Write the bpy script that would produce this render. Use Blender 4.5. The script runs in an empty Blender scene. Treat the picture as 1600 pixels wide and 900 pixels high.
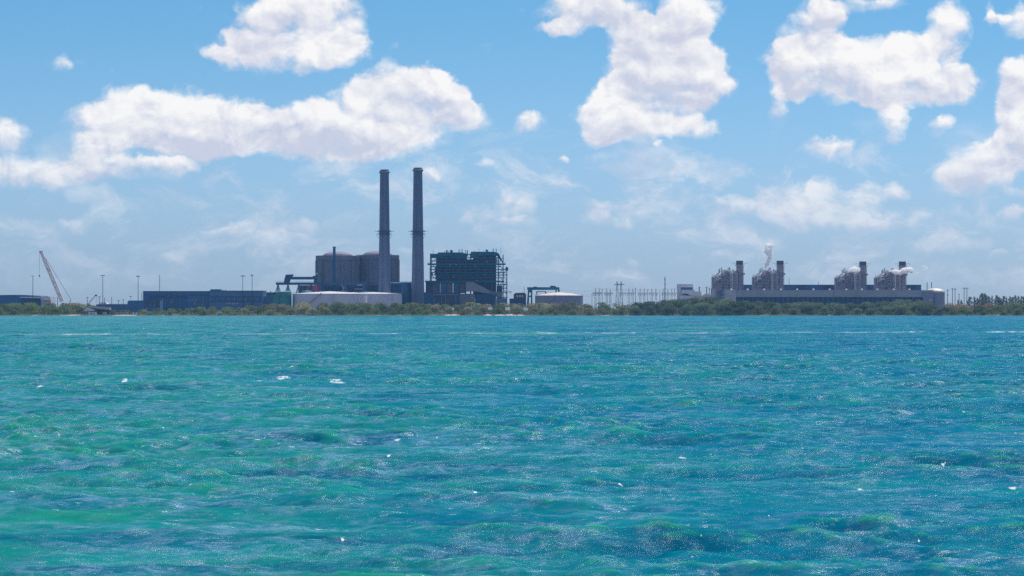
import bpy, math, random
import numpy as np
from mathutils import Vector

# ------------------------------------------------------------------ camera, sky, sun, exposure
F = 5217.0          # focal length in photo pixels (1600 wide)
HZ = 485.0          # horizon row
CH = 4.0            # camera height above the water
SUN_EL, SUN_AZ = 55.0, 26.0     # sun high ahead of the camera, a little to the right

scene = bpy.context.scene
C = scene.collection
cam_d = bpy.data.cameras.new('camera')
cam = bpy.data.objects.new('camera', cam_d)
C.objects.link(cam)
cam.location = (0, 0, CH)
cam.rotation_euler = (math.radians(90), 0, 0)
cam_d.sensor_width = 36.0
cam_d.lens = 36.0 * F / 1600.0
cam_d.shift_y = (HZ - 450.0) / 1600.0
cam_d.clip_start = 0.5
cam_d.clip_end = 60000
scene.camera = cam

scene.view_settings.view_transform = 'Standard'
scene.view_settings.look = 'None'
scene.view_settings.exposure = 0.0
scene.view_settings.gamma = 1.0
scene.view_settings.use_curve_mapping = False
cy = scene.cycles
cy.use_denoising = False
cy.max_bounces = 16
cy.diffuse_bounces = 2
cy.glossy_bounces = 2
cy.transmission_bounces = 2
cy.volume_bounces = 14
cy.transparent_max_bounces = 8
cy.sample_clamp_indirect = 6
cy.sample_clamp_direct = 5
cy.volume_step_rate = 1.0
cy.volume_max_steps = 128

sun_d = bpy.data.lights.new('sun', 'SUN')
sun_d.energy = 3.6
sun_d.angle = math.radians(0.5)
sun_d.color = (1.0, 0.95, 0.88)
sun = bpy.data.objects.new('sun', sun_d)
C.objects.link(sun)
sdir = Vector((math.sin(math.radians(SUN_AZ)) * math.cos(math.radians(SUN_EL)),
               math.cos(math.radians(SUN_AZ)) * math.cos(math.radians(SUN_EL)),
               math.sin(math.radians(SUN_EL))))
sun.rotation_euler = sdir.to_track_quat('Z', 'Y').to_euler()
sun.location = (0, 500, 400)

world = bpy.data.worlds.new('World')
scene.world = world
world.use_nodes = True


class NT:
    """small helper for wiring nodes"""
    def __init__(self, tree):
        self.t = tree
        tree.nodes.clear()

    def n(self, typ, ins=(), **kw):
        nd = self.t.nodes.new(typ)
        for k, v in kw.items():
            setattr(nd, k, v)
        items = ins.items() if isinstance(ins, dict) else enumerate(ins)
        for k, v in items:
            if v is None:
                continue
            if isinstance(v, bpy.types.NodeSocket):
                self.t.links.new(v, nd.inputs[k])
            else:
                nd.inputs[k].default_value = v
        return nd

    def m(self, op, a, b=None, c=None, clamp=False):
        return self.n('ShaderNodeMath', (a, b, c), operation=op, use_clamp=clamp).outputs[0]

    def v(self, op, a, b=None, c=None):
        if op == 'SCALE' and b is None:
            nd = self.n('ShaderNodeVectorMath', (a,), operation=op); nd.inputs['Scale'].default_value = 1.0
            return nd.outputs[0]
        nd = self.n('ShaderNodeVectorMath', (a, b, c), operation=op)
        return nd.outputs['Value'] if op in ('DOT_PRODUCT', 'LENGTH') else nd.outputs[0]

    def sm(self, x, lo, hi, a=0.0, b=1.0):
        nd = self.n('ShaderNodeMapRange', (x, lo, hi, a, b), interpolation_type='SMOOTHSTEP')
        return nd.outputs[0]

    def mix(self, f, a, b, blend='MIX'):
        nd = self.n('ShaderNodeMix', {0: f}, data_type='RGBA', blend_type=blend)
        for s, v in ((6, a), (7, b)):
            if isinstance(v, bpy.types.NodeSocket):
                self.t.links.new(v, nd.inputs[s])
            else:
                nd.inputs[s].default_value = (*v[:3], 1)
        return nd.outputs[2]

    def noise(self, vec, scale, detail=4, rough=0.5, dist=0.0, color=False, dim='3D'):
        nd = self.n('ShaderNodeTexNoise', {'Scale': scale, 'Detail': detail, 'Roughness': rough, 'Distortion': dist},
                    noise_dimensions=dim)
        self.t.links.new(vec, nd.inputs['Vector'])
        return nd.outputs[1 if color else 0]


# clouds: (azimuth column, elevation row, half width, half height, thickness) in photo units
CL = [
 (400,42,50,46,.9),(455,28,62,48,1),(520,30,52,50,1),(535,78,50,32,.8),(470,88,85,32,.9),(375,76,44,30,.9),(340,80,28,12,.5),
 (150,192,62,34,.6),(215,178,74,50,.9),(290,185,80,58,1),(370,188,70,54,1),(410,192,44,38,.8),(330,218,95,28,.9),(230,158,34,28,.7),
 (470,200,64,48,.9),(540,190,76,62,1),(620,155,80,62,1),(680,160,54,54,1),(730,182,32,28,.8),(600,215,115,32,.9),(480,226,84,24,.8),(655,128,46,34,.8),
 (60,268,95,30,.6),(150,258,90,28,.55),(230,262,70,22,.5),(12,210,46,32,1),(110,280,80,20,.5),(270,252,36,12,.4),(150,225,70,20,.35),
 (900,20,66,32,1),(960,14,62,40,1),(865,38,34,14,.7),
 (1085,16,50,50,1),(1060,60,85,48,1),(1000,58,48,42,.9),(1100,112,62,50,1),(1000,122,66,48,1),(1040,142,84,58,1),(960,165,48,48,.9),(990,197,80,27,.9),(1085,197,46,22,.8),(1112,142,46,32,.9),(945,205,36,20,.8),
 (1270,48,62,46,1),(1232,95,44,42,1),(1290,110,72,54,1),(1370,112,92,58,1),(1450,112,72,58,1),(1482,46,34,50,1),(1505,128,32,34,.9),(1340,142,112,27,1),(1300,22,38,28,.9),(1360,2,66,18,.6),(1215,168,20,46,.45),(1397,192,26,32,.7),(1420,75,34,30,.7),
 (1592,125,38,48,1),(1605,30,42,48,.7),(1555,20,26,10,.5),(1585,195,38,45,.95),(1590,222,62,28,.8),(1530,268,62,44,.6),(1500,292,48,30,.6),(1545,15,12,24,.4),(1590,335,42,17,.7),(1490,332,34,16,.45),
 (830,191,30,15,.7),(875,250,13,7,.5),(760,262,20,11,.4),(678,268,24,11,.4),(90,100,24,13,.4),(1300,233,38,19,.6),(1468,200,22,18,.6),(1022,228,8,6,.5),
 (800,322,38,30,.55),(790,345,62,10,.4),(925,324,34,24,.6),(965,342,84,16,.38),(1100,320,32,20,.4),(1195,295,20,17,.6),(1180,325,62,24,.42),(1250,320,62,42,.6),(1290,285,32,20,.5),(1375,300,48,26,.55),
 (1290,352,115,20,.38),(1400,342,62,24,.4),(1480,378,94,14,.32),(1555,397,32,9,.4),(470,348,42,20,.5),(370,358,22,14,.55),(335,362,38,9,.5),(430,366,62,10,.4),(105,366,38,18,.5),(265,402,30,15,.3),(430,398,42,26,.3),(990,412,18,13,.3),(855,382,16,9,.25),
 (1565,235,50,32,.85),(1600,165,40,50,1),(1585,255,45,30,.7),(1010,95,52,42,1),(1070,105,75,48,1),(950,188,60,34,.8),(1240,120,50,40,.9),(1410,140,90,36,1),(560,215,90,34,.9),(260,205,110,34,.9),(700,150,40,40,.8),
 (40,408,50,10,.15),(1120,405,80,10,.2),(640,392,30,10,.15),
]
def build_sky():
    T = NT(world.node_tree)
    gen = T.n('ShaderNodeTexCoord').outputs['Generated']
    d = T.v('NORMALIZE', gen)
    s = T.n('ShaderNodeSeparateXYZ', (d,))
    az = T.m('ARCTAN2', s.outputs[0], s.outputs[1])
    el = T.m('ARCSINE', s.outputs[2])
    p = T.n('ShaderNodeCombineXYZ', (az, el, 0.0)).outputs[0]          # azimuth, elevation in radians
    # lumpy edges: shift the sampling point a little by noise
    w1 = T.v('SUBTRACT', T.noise(p, 55, 2, .5, color=True), (.5, .5, .5))
    w2 = T.v('SUBTRACT', T.noise(p, 260, 3, .55, color=True), (.5, .5, .5))
    pw = T.v('MULTIPLY_ADD', w1, (.013, .009, 0), p)
    pw = T.v('MULTIPLY_ADD', w2, (.0042, .0036, 0), pw)

    def blob_sum(pp):
        vec = None
        for (u, v, ru, rv, k) in CL:
            k = .28 + .72 * k
            a0 = math.atan((u - 800) / F)
            e0 = math.atan((HZ - v) / F * math.cos(a0))
            ia, ie = F / (ru * 1.12), F / (rv * 1.12)
            q = T.v('MULTIPLY_ADD', pp, (ia, ie, 0), (-a0 * ia, -e0 * ie, k))
            f = T.m('MAXIMUM', T.m('SUBTRACT', 1.0 + k * k, T.v('DOT_PRODUCT', q, q)), 0.0)
            qs = T.n('ShaderNodeVectorMath', {0: q, 3: f}, operation='SCALE').outputs[0]
            vec = T.v('ADD', qs, vec if vec is not None else (0, 0, 0))
        sx = T.n('ShaderNodeSeparateXYZ', (vec,))
        return sx.outputs[2], vec
    F0, relief = blob_sum(pw)
    # clouds of the same kind everywhere above and beside the frame
    hi = T.noise(p, 9.0, 2, .5)
    out = T.m('MAXIMUM', T.sm(el, .098, .125), T.sm(T.m('ABSOLUTE', az), .165, .2))
    gen_c = T.m('MULTIPLY', T.m('MULTIPLY', T.sm(hi, .47, .64, 0, 1.2), out), T.sm(el, .0, .05))
    F0 = T.m('ADD', F0, gen_c)
    F0 = T.m('MINIMUM', F0, 1.3)
    pn = T.v('MULTIPLY', p, (1, 1.25, 1))
    fb = lambda q: T.noise(q, 70, 9, .58, .25)
    n0 = fb(pn)
    n1 = fb(T.v('ADD', pn, (.0011, .0030, 0)))          # one step towards the sun
    vor = T.n('ShaderNodeTexVoronoi', {'Vector': T.v('MULTIPLY_ADD', w2, (.004, .004, 0), pw), 'Scale': 95.0, 'Smoothness': .6, 'Detail': 2.0, 'Roughness': .55},
              feature='SMOOTH_F1').outputs['Distance']
    puff = T.m('SUBTRACT', .45, vor)
    n2 = T.noise(T.v('ADD', pn, (.003, .006, .7)), 30, 3, .5)
    dens = T.m('MULTIPLY_ADD', T.m('SUBTRACT', n0, .5), 2.1, F0)
    dens = T.m('MULTIPLY_ADD', puff, .7, dens)
    dens = T.m('MULTIPLY_ADD', T.sm(F0, .0, .22), .27, dens)
    # heads are crisp, undersides melt away
    upv = T.v('DOT_PRODUCT', relief, (.25, .97, 0))
    soft = T.sm(upv, -.35, .3, 1.25, .78)
    cover = T.sm(dens, .02, soft)
    thin = T.sm(F0, .05, .7)                            # thin, faint clouds stay see-through
    alpha = T.m('MULTIPLY', cover, T.m('MULTIPLY_ADD', thin, .55, .45))
    # light: heads that face the high sun are white, undersides and thick middles lavender grey
    slope = T.m('MULTIPLY', T.m('SUBTRACT', n0, n1), 3.2)
    up = T.m('MINIMUM', T.m('MAXIMUM', T.m('MULTIPLY', upv, .8), -.4), .35)
    thick = T.sm(dens, .4, 1.7)
    lit = T.m('SUBTRACT', T.m('ADD', T.m('ADD', .86, up), slope), T.m('MULTIPLY', thick, .16))
    lit = T.m('ADD', lit, T.m('MULTIPLY', puff, .55))
    lit = T.m('ADD', lit, T.m('MULTIPLY', T.m('SUBTRACT', n2, .5), 1.9), clamp=True)
    cc = T.mix(lit, (.63, .66, .785), (1.0, .985, .97))
    low = T.sm(el, .004, .055)                          # near the horizon the air in front mutes them
    cc = T.mix(T.m('MULTIPLY_ADD', low, .6, .4), (.57, .66, .79), cc)
    alpha = T.m('MULTIPLY', alpha, T.m('MULTIPLY_ADD', T.sm(el, .0, .05), .55, .45))
    # thin torn veils low in the sky, thickest towards the right
    vn = T.noise(T.v('MULTIPLY', pw, (1, 2.1, 1)), 34, 8, .62, .5)
    side = T.sm(az, -.2, .12, .62, 1.35)
    veil = T.m('MULTIPLY', T.m('MULTIPLY', T.sm(vn, .45, .68, 0, .62), side), T.m('MULTIPLY', T.sm(el, .0, .014), T.sm(el, .062, .036)))
    alpha = T.m('SUBTRACT', 1.0, T.m('MULTIPLY', T.m('SUBTRACT', 1.0, alpha), T.m('SUBTRACT', 1.0, veil)))

    sky = T.n('ShaderNodeTexSky', sky_type='NISHITA', sun_disc=False, sun_elevation=math.radians(SUN_EL),
              sun_rotation=math.radians(SUN_AZ), air_density=1.0, dust_density=0.6, ozone_density=2.0, altitude=0)
    tint = T.mix(T.sm(el, .0, .105), SKY_LO, SKY_HI)
    tint = T.mix(T.sm(el, .09, .5), tint, SKY_TOP)
    base = T.mix(1.0, sky.outputs[0], tint, 'MULTIPLY')
    bg1 = T.n('ShaderNodeBackground', (base, 0.1))
    bg2 = T.n('ShaderNodeBackground', (cc, 1.0))
    mx = T.n('ShaderNodeMixShader', (alpha, bg1.outputs[0], bg2.outputs[0]))
    T.n('ShaderNodeOutputWorld', (mx.outputs[0],))
SKY_LO, SKY_HI, SKY_TOP = (.57, .81, 1.36), (.29, .615, .96), (.40, .68, 1.0)
build_sky()
world.cycles.sampling_method = 'MANUAL'
world.cycles.sample_map_resolution = 512

# ------------------------------------------------------------------ helpers
def at(px, py, D):
    return ((px - 800.0) * D / F, D, CH + (HZ - py) * D / F)
def PX(px, D): return (px - 800.0) * D / F
def PZ(py, D): return CH + (HZ - py) * D / F


def mat(name, col, rough=.6, metal=0.0, var=.12, scale=.3, streak=0.0, stain=None, spec=.5, trans=0.0):
    """procedural paint / concrete / steel: base colour broken by noise, rain streaks and stains"""
    m = bpy.data.materials.new(name)
    m.use_nodes = True
    T = NT(m.node_tree)
    co = T.n('ShaderNodeTexCoord').outputs['Object']
    n = T.noise(co, scale, 5, .6)
    f = T.m('MULTIPLY_ADD', T.m('SUBTRACT', n, .5), var * 3, 1.0)
    if streak:
        n2 = T.noise(T.v('MULTIPLY', co, (1, 1, .06)), scale * 3, 3, .6)
        f = T.m('MULTIPLY', f, T.m('MULTIPLY_ADD', T.m('SUBTRACT', n2, .5), streak * 3, 1.0))
    c = T.v('SCALE', col[:3]); c.node.inputs['Scale'].default_value = 1
    T.t.links.new(f, c.node.inputs['Scale'])
    if stain:
        n3 = T.noise(T.v('MULTIPLY', co, (1, 1, .25)), scale * .9, 4, .65)
        c = T.mix(T.sm(n3, .52, .68, 0, .8), c, stain)
    b = T.n('ShaderNodeBsdfPrincipled', {'Base Color': c, 'Roughness': rough, 'Metallic': metal, 'Specular IOR Level': spec})
    T.n('ShaderNodeOutputMaterial', (b.outputs[0],))
    return m


class MB:
    """collects solids in world coordinates and links them as one mesh"""
    def __init__(s):
        s.v, s.f, s.sm = [], [], []

    def add(s, vs, fs, smooth=False):
        o = len(s.v)
        s.v += [tuple(p) for p in vs]
        s.f += [tuple(o + i for i in f) for f in fs]
        s.sm += [smooth] * len(fs)
        return s

    def box(s, x0, x1, y0, y1, z0, z1):
        if x0 > x1: x0, x1 = x1, x0
        return s.add([(x0, y0, z0), (x1, y0, z0), (x1, y1, z0), (x0, y1, z0), (x0, y0, z1), (x1, y0, z1), (x1, y1, z1), (x0, y1, z1)],
                     [(0, 3, 2, 1), (4, 5, 6, 7), (0, 1, 5, 4), (1, 2, 6, 5), (2, 3, 7, 6), (3, 0, 4, 7)])

    def prism(s, poly, y0, y1):
        """poly in x,z extruded along y"""
        n = len(poly)
        vs = [(x, y0, z) for x, z in poly] + [(x, y1, z) for x, z in poly]
        fs = [tuple(range(n)), tuple(range(2 * n - 1, n - 1, -1))]
        fs += [(i, i + n, (i + 1) % n + n, (i + 1) % n) for i in range(n)]
        return s.add(vs, fs)

    def lathe(s, cx, cy, prof, n=32, cap=True, rot=0.0):
        """prof: list of (r, z), bottom to top; each band is smooth round and sharp above and below"""
        for (r0, z0), (r1, z1) in zip(prof, prof[1:]):
            vs = []
            for r, z in ((r0, z0), (r1, z1)):
                vs += [(cx + r * math.cos(rot + 2 * math.pi * i / n), cy + r * math.sin(rot + 2 * math.pi * i / n), z) for i in range(n)]
            s.add(vs, [(i, (i + 1) % n, (i + 1) % n + n, i + n) for i in range(n)], True)
        if cap:
            for (r, z), up in ((prof[0], 0), (prof[-1], 1)):
                if r > 1e-4:
                    vs = [(cx + r * math.cos(rot + 2 * math.pi * i / n), cy + r * math.sin(rot + 2 * math.pi * i / n), z) for i in range(n)]
                    s.add(vs, [tuple(range(n)) if up else tuple(range(n - 1, -1, -1))])
        return s

    def bar(s, p, q, w, n=4, w2=None):
        p, q = Vector(p), Vector(q)
        d = (q - p)
        if d.length < 1e-6: return s
        d.normalize()
        a = d.cross(Vector((0, 1, 0)))
        if a.length < .1: a = d.cross(Vector((1, 0, 0)))
        a.normalize(); b = d.cross(a)
        w2 = w if w2 is None else w2
        vs = []
        for c, ww in ((p, w), (q, w2)):
            for i in range(n):
                t = 2 * math.pi * (i + .5) / n
                vs.append(c + (a * math.cos(t) + b * math.sin(t)) * ww * (.7071 if n == 4 else .5))
        fs = [(i, (i + 1) % n, (i + 1) % n + n, i + n) for i in range(n)]
        s.add(vs, fs, n > 4)
        return s.add(vs, [tuple(range(n - 1, -1, -1)), tuple(range(n, 2 * n))])

    def tube(s, pts, w, n=6):
        for a, b in zip(pts, pts[1:]): s.bar(a, b, w, n)
        return s

    def build(s, name, m, parent=None, loc=None, **tags):
        me = bpy.data.meshes.new(name)
        o = bpy.data.objects.new(name, me)
        base = Vector((0, 0, 0))
        if parent is not None:
            base = root_loc(parent)
            o.parent = parent
        elif loc is not None:
            base = Vector(loc); o.location = base
        me.from_pydata([(x - base.x, y - base.y, z - base.z) for x, y, z in s.v], [], s.f)
        me.polygons.foreach_set('use_smooth', s.sm)
        me.materials.append(m)
        me.update()
        C.objects.link(o)
        tag(o, **tags)
        return o


def root_loc(o):
    p = Vector((0, 0, 0))
    while o is not None:
        p += o.location
        o = o.parent
    return p


def tag(o, label=None, cat=None, group=None, kind=None):
    if label: o['label'] = label
    if cat: o['category'] = cat
    if group: o['group'] = group
    if kind: o['kind'] = kind
    return o


def thing(name, loc, label, cat, group=None):
    o = bpy.data.objects.new(name, None)
    o.location = loc
    o.empty_display_size = 2
    C.objects.link(o)
    return tag(o, label, cat, group)


def copy_tree(o, parent=None):
    c = o.copy(); C.objects.link(c)
    c.parent = parent
    for ch in list(o.children): copy_tree(ch, c)
    return c


SHORE = CH * F / 8.0        # 2608 m to the far shore
GZ = 1.2                    # ground level of the plant

# ------------------------------------------------------------------ water
def build_water():
    rng = np.random.default_rng(11)
    # rows: spacing grows with distance; columns fan out from the boat
    r = [6.0]
    while r[-1] < SHORE + 25:
        x = r[-1]
        r.append(x + max(.06, .0016 * x) if x > 32 else x + .8)
    r = np.array(r)
    th = np.concatenate([np.linspace(-1.2, -.235, 40)[:-1], np.linspace(-.235, .235, 601), np.linspace(.235, 1.2, 40)[1:]])
    R, TH = np.meshgrid(r, th, indexing='ij')
    X = R * np.tan(TH); Y = R.copy()
    sr = np.gradient(r)[:, None] * np.ones_like(TH)
    Z = np.zeros_like(X); DX = np.zeros_like(X); DY = np.zeros_like(X); J = np.zeros_like(X)
    main = math.radians(-100)       # waves run towards the boat, slightly from the right
    comps = []
    for L, da, amp in ((11.5, .10, .055), (9.2, -.22, .05), (7.6, .30, .042), (6.3, -.05, .04), (14.0, .42, .045)):
        comps.append((L, main + da, amp, rng.random() * 6.28))      # long low ridges
    for i in range(110):
        L = 0.35 * (5.0 / 0.35) ** rng.random()
        a = main + rng.normal() * (.5 + .45 * (L < 3))
        amp = 0.0125 * L * (.45 + .8 * rng.random()) * (1.0 if L < 2.5 else .7) * .42
        comps.append((L, a, amp, rng.random() * 2 * math.pi))
    for L, a, amp, ph in comps:
        k = 2 * math.pi / L
        kx, ky = k * math.cos(a), k * math.sin(a)
        fade = np.clip((L / sr - 2.2) / 3.0, 0, 1)
        fade = fade * np.clip((.8 - np.abs(TH)) / .4, .0, 1)
        arg = kx * X + ky * Y + ph
        A = amp * fade
        c, s_ = np.cos(arg), np.sin(arg)
        Z += A * c
        DX -= A * .55 * math.cos(a) * s_
        DY -= A * .55 * math.sin(a) * s_
        J += A * k * c
    # sets of higher and lower waves
    env = np.ones_like(X)
    for kx_, ky_, p_, a_ in ((.31, .11, 1, .25), (-.17, .23, 2, .25), (.09, -.07, 4, .22), (.043, .029, 0, .2), (-.4, .31, 5, .2)):
        env += a_ * np.sin(kx_ * X + ky_ * Y + p_)
    env = np.clip(env, .3, 1.5) * np.clip(.66 + (Y - 40) / 160, .66, 1.0)
    Z *= env
    shore = np.clip((SHORE + 6 - Y) / 60, 0, 1)
    Z = Z * shore - (1 - shore) * .05
    X2, Y2 = X + DX, Y + DY
    nr, nc = X.shape
    co = np.stack([X2, Y2, Z], -1).reshape(-1, 3).astype(np.float32)
    idx = np.arange(nr * nc).reshape(nr, nc)
    q = np.stack([idx[:-1, :-1], idx[:-1, 1:], idx[1:, 1:], idx[1:, :-1]], -1).reshape(-1, 4)
    me = bpy.data.meshes.new('water')
    me.vertices.add(len(co)); me.vertices.foreach_set('co', co.ravel())
    me.loops.add(q.size); me.loops.foreach_set('vertex_index', q.ravel().astype(np.int32))
    me.polygons.add(len(q))
    me.polygons.foreach_set('loop_start', (np.arange(len(q)) * 4).astype(np.int32))
    me.polygons.foreach_set('use_smooth', np.ones(len(q), bool))
    me.update(calc_edges=True)
    at_ = me.attributes.new('crest', 'FLOAT', 'POINT')
    at_.data.foreach_set('value', (J * env).ravel().astype(np.float32))
    o = bpy.data.objects.new('water', me)
    C.objects.link(o)
    tag(o, 'choppy turquoise bay water with small whitecaps', None, None, 'structure')

    m = bpy.data.materials.new('bay_water'); m.use_nodes = True
    T = NT(m.node_tree)
    P = T.n('ShaderNodeNewGeometry').outputs['Position']
    crest = T.n('ShaderNodeAttribute', attribute_name='crest').outputs['Fac']
    sp = T.n('ShaderNodeSeparateXYZ', (P,))
    # shallow (green) and deeper (blue) water over grass beds and sand
    big = T.noise(T.v('MULTIPLY', P, (.035, .010, 0)), 1.0, 4, .6, .5)
    side = T.m('DIVIDE', sp.outputs[0], T.m('ADD', sp.outputs[1], 60.0))
    deep = T.m('ADD', T.sm(T.m('ADD', side, T.m('MULTIPLY', T.m('SUBTRACT', big, .5), .75)), -.10, .10, 0, 1), 0.0)
    c = T.mix(deep, WGREEN, WBLUE)
    med = T.noise(T.v('MULTIPLY', P, (.22, .22, .5)), 1.0, 4, .6)
    c = T.mix(T.sm(med, .45, .70, 0, .75), c, WREFL)  # pale blue sky reflection painted into the body colour in patches
    bands = T.noise(T.v('ADD', T.v('MULTIPLY', P, (.13, .24, 0)), (3, 7, 0)), 1.0, 5, .66, .6)
    c = T.mix(T.sm(bands, .50, .64, 0, .8), c, WDARK)  # darker wave troughs painted into the colour by noise
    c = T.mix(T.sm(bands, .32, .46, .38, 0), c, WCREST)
    c = T.mix(T.sm(crest, .12, .55, 0, .6), c, WCREST)  # both crest mixes paint green light passing through wave faces
    # foam: tips of the steepest crests, and the broken line over the bar
    fn = T.noise(T.v('MULTIPLY', P, (3.2, 2.2, 2.2)), 1.0, 6, .75)
    gust = T.noise(T.v('MULTIPLY', P, (.03, .03, .03)), 1.0, 2, .5)
    tip = T.sm(T.m('ADD', crest, T.m('ADD', T.m('MULTIPLY', T.m('SUBTRACT', fn, .5), 1.9), T.m('MULTIPLY', T.m('SUBTRACT', gust, .5), .5))), .96, 1.12)
    tip = T.m('MULTIPLY', tip, T.sm(T.noise(T.v('MULTIPLY', P, (9, 5, 9)), 1.0, 4, .7), .42, .58))
    yb = T.m('ADD', sp.outputs[1], T.m('MULTIPLY', T.noise(T.v('MULTIPLY', P, (.012, 0, 0)), 1.0, 2), 34.0))
    yb = T.m('ADD', yb, T.m('MULTIPLY', sp.outputs[0], -.35))
    band = T.m('SUBTRACT', 1.0, T.m('DIVIDE', T.m('ABSOLUTE', T.m('SUBTRACT', yb, BAR_Y)), 17.0), clamp=True)
    bn = T.noise(T.v('MULTIPLY', P, (.22, .1, 0)), 1.0, 6, .8)
    bar = T.m('MULTIPLY', band, T.sm(bn, .44, .66, .04, .8))
    # scattered far whitecaps and painted sun sparkle where the mesh is too coarse
    fw = T.noise(T.v('MULTIPLY', P, (.7, .12, 0)), 1.0, 4, .75)
    farcap_glint = T.m('MULTIPLY', T.sm(fw, .66, .74), T.sm(sp.outputs[1], 120, 600))
    grain = T.noise(T.v('MULTIPLY', P, (.8, .7, .8)), 1.0, 6, .75)
    c = T.mix(T.sm(grain, .40, .70, 0, .75), c, T.mix(.5, c, WDARK))  # dark facets of small ripples painted in as grain
    glint_fleck = T.sm(T.noise(T.v('MULTIPLY', P, (3.2, 1.1, 1)), 1.0, 3, .6), .715, .745)  # near sun glints painted as white dots, merged with the foam
    foam_glint = T.m('MAXIMUM', T.m('MAXIMUM', T.m('MAXIMUM', tip, bar), glint_fleck), farcap_glint, clamp=True)
    # single breaking crests: x, y, half length, half depth, slant
    ragged = T.noise(T.v('MULTIPLY', P, (4, 1.5, 4)), 1.0, 5, .7)
    for (u, v, ru, sl) in ((525, 597, 22, .9), (443, 591, 14, -.8), (468, 590, 7, .3), (402, 596, 9, -.3), (305, 598, 13, -.2), (1231, 603, 10, .2), (1208, 606, 14, -.6), (140, 672, 9, .2), (620, 689, 8, .1),
                           (195, 598, 7, .3), (1345, 765, 9, .1), (1582, 765, 12, .1), (1065, 716, 11, .15), (1080, 575, 10, .1), (1150, 574, 9, .1), (470, 604, 12, .2), (1075, 838, 10, -.5), (60, 605, 8, .2), (856, 610, 10, .2), (300, 770, 10, .1)):
        yy = CH * F / (v - HZ); xx = (u - 800) * yy / F; L_ = ru * yy / F
        q = T.v('SUBTRACT', P, (xx, yy, 0))
        qx = T.v('DOT_PRODUCT', q, (1 / L_, 0, 0))
        qy = T.v('DOT_PRODUCT', q, (sl * .9, 1 / (.0085 * yy), 0))
        e = T.m('SUBTRACT', 1.0, T.m('ADD', T.m('MULTIPLY', qx, qx), T.m('MULTIPLY', qy, qy)))
        foam_glint = T.m('MAXIMUM', foam_glint, T.sm(T.m('ADD', e, T.m('MULTIPLY', T.m('SUBTRACT', ragged, .5), 3.4)), .55, 1.1, 0, .8))
    # ripples: slopes of two octaves of chop
    g1 = T.noise(T.v('MULTIPLY', P, (1.7, 1.6, 1)), 1.0, 6, .74, .2)
    g2 = T.noise(T.v('MULTIPLY', P, (.30, .22, .2)), 1.0, 5, .64, .5)
    sheen = T.m('MULTIPLY', T.sm(g1, .41, .61, .16, 2.25), T.sm(g2, .39, .61, .4, 1.75))
    sheen = T.m('MULTIPLY', sheen, T.sm(deep, 0, 1, 1.1, .62))
    b1 = T.noise(T.v('MULTIPLY', P, (.85, 1.35, 1)), 1.0, 3, .55)
    b2 = T.noise(T.v('MULTIPLY', P, (5.5, 9.0, 5)), 1.0, 5, .66, .2)
    rip = T.sm(T.noise(T.v('MULTIPLY', P, (.055, .085, 0)), 1.0, 3, .55), .35, .65, .45, 1.15)
    h = T.m('ADD', T.m('MULTIPLY', b1, .30), T.m('MULTIPLY', T.m('MULTIPLY', b2, rip), .05))
    bump = T.n('ShaderNodeBump', {'Strength': 1.0, 'Distance': 1.0, 'Height': h})
    col = T.mix(foam_glint, c, (.84, .88, .88))
    body = T.n('ShaderNodeBsdfDiffuse', {'Color': col})
    refl = T.n('ShaderNodeBsdfGlossy', {'Color': (.85, .97, 1, 1), 'Roughness': .11, 'Normal': bump.outputs[0]})
    fr = T.n('ShaderNodeFresnel', {'IOR': 1.333, 'Normal': bump.outputs[0]}).outputs[0]
    # waves hide their own far slopes, so a rough sea never mirrors fully at the horizon
    fr = T.m('DIVIDE', fr, T.m('MULTIPLY_ADD', fr, 2.6, 1.0))
    fr = T.m('MINIMUM', T.m('MULTIPLY', fr, sheen), .75)
    fr = T.m('MULTIPLY', fr, T.m('SUBTRACT', 1.0, foam_glint))
    b = T.n('ShaderNodeMixShader', (fr, body.outputs[0], refl.outputs[0]))
    T.n('ShaderNodeOutputMaterial', (b.outputs[0],))
    me.materials.append(m)
    return o
BAR_Y = 590.0
WDARK = (.0, .105, .19)
WGREEN, WBLUE, WREFL, WCREST = (.006, .225, .20), (.0, .165, .275), (.006, .245, .29), (.018, .36, .17)
build_water()

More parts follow.
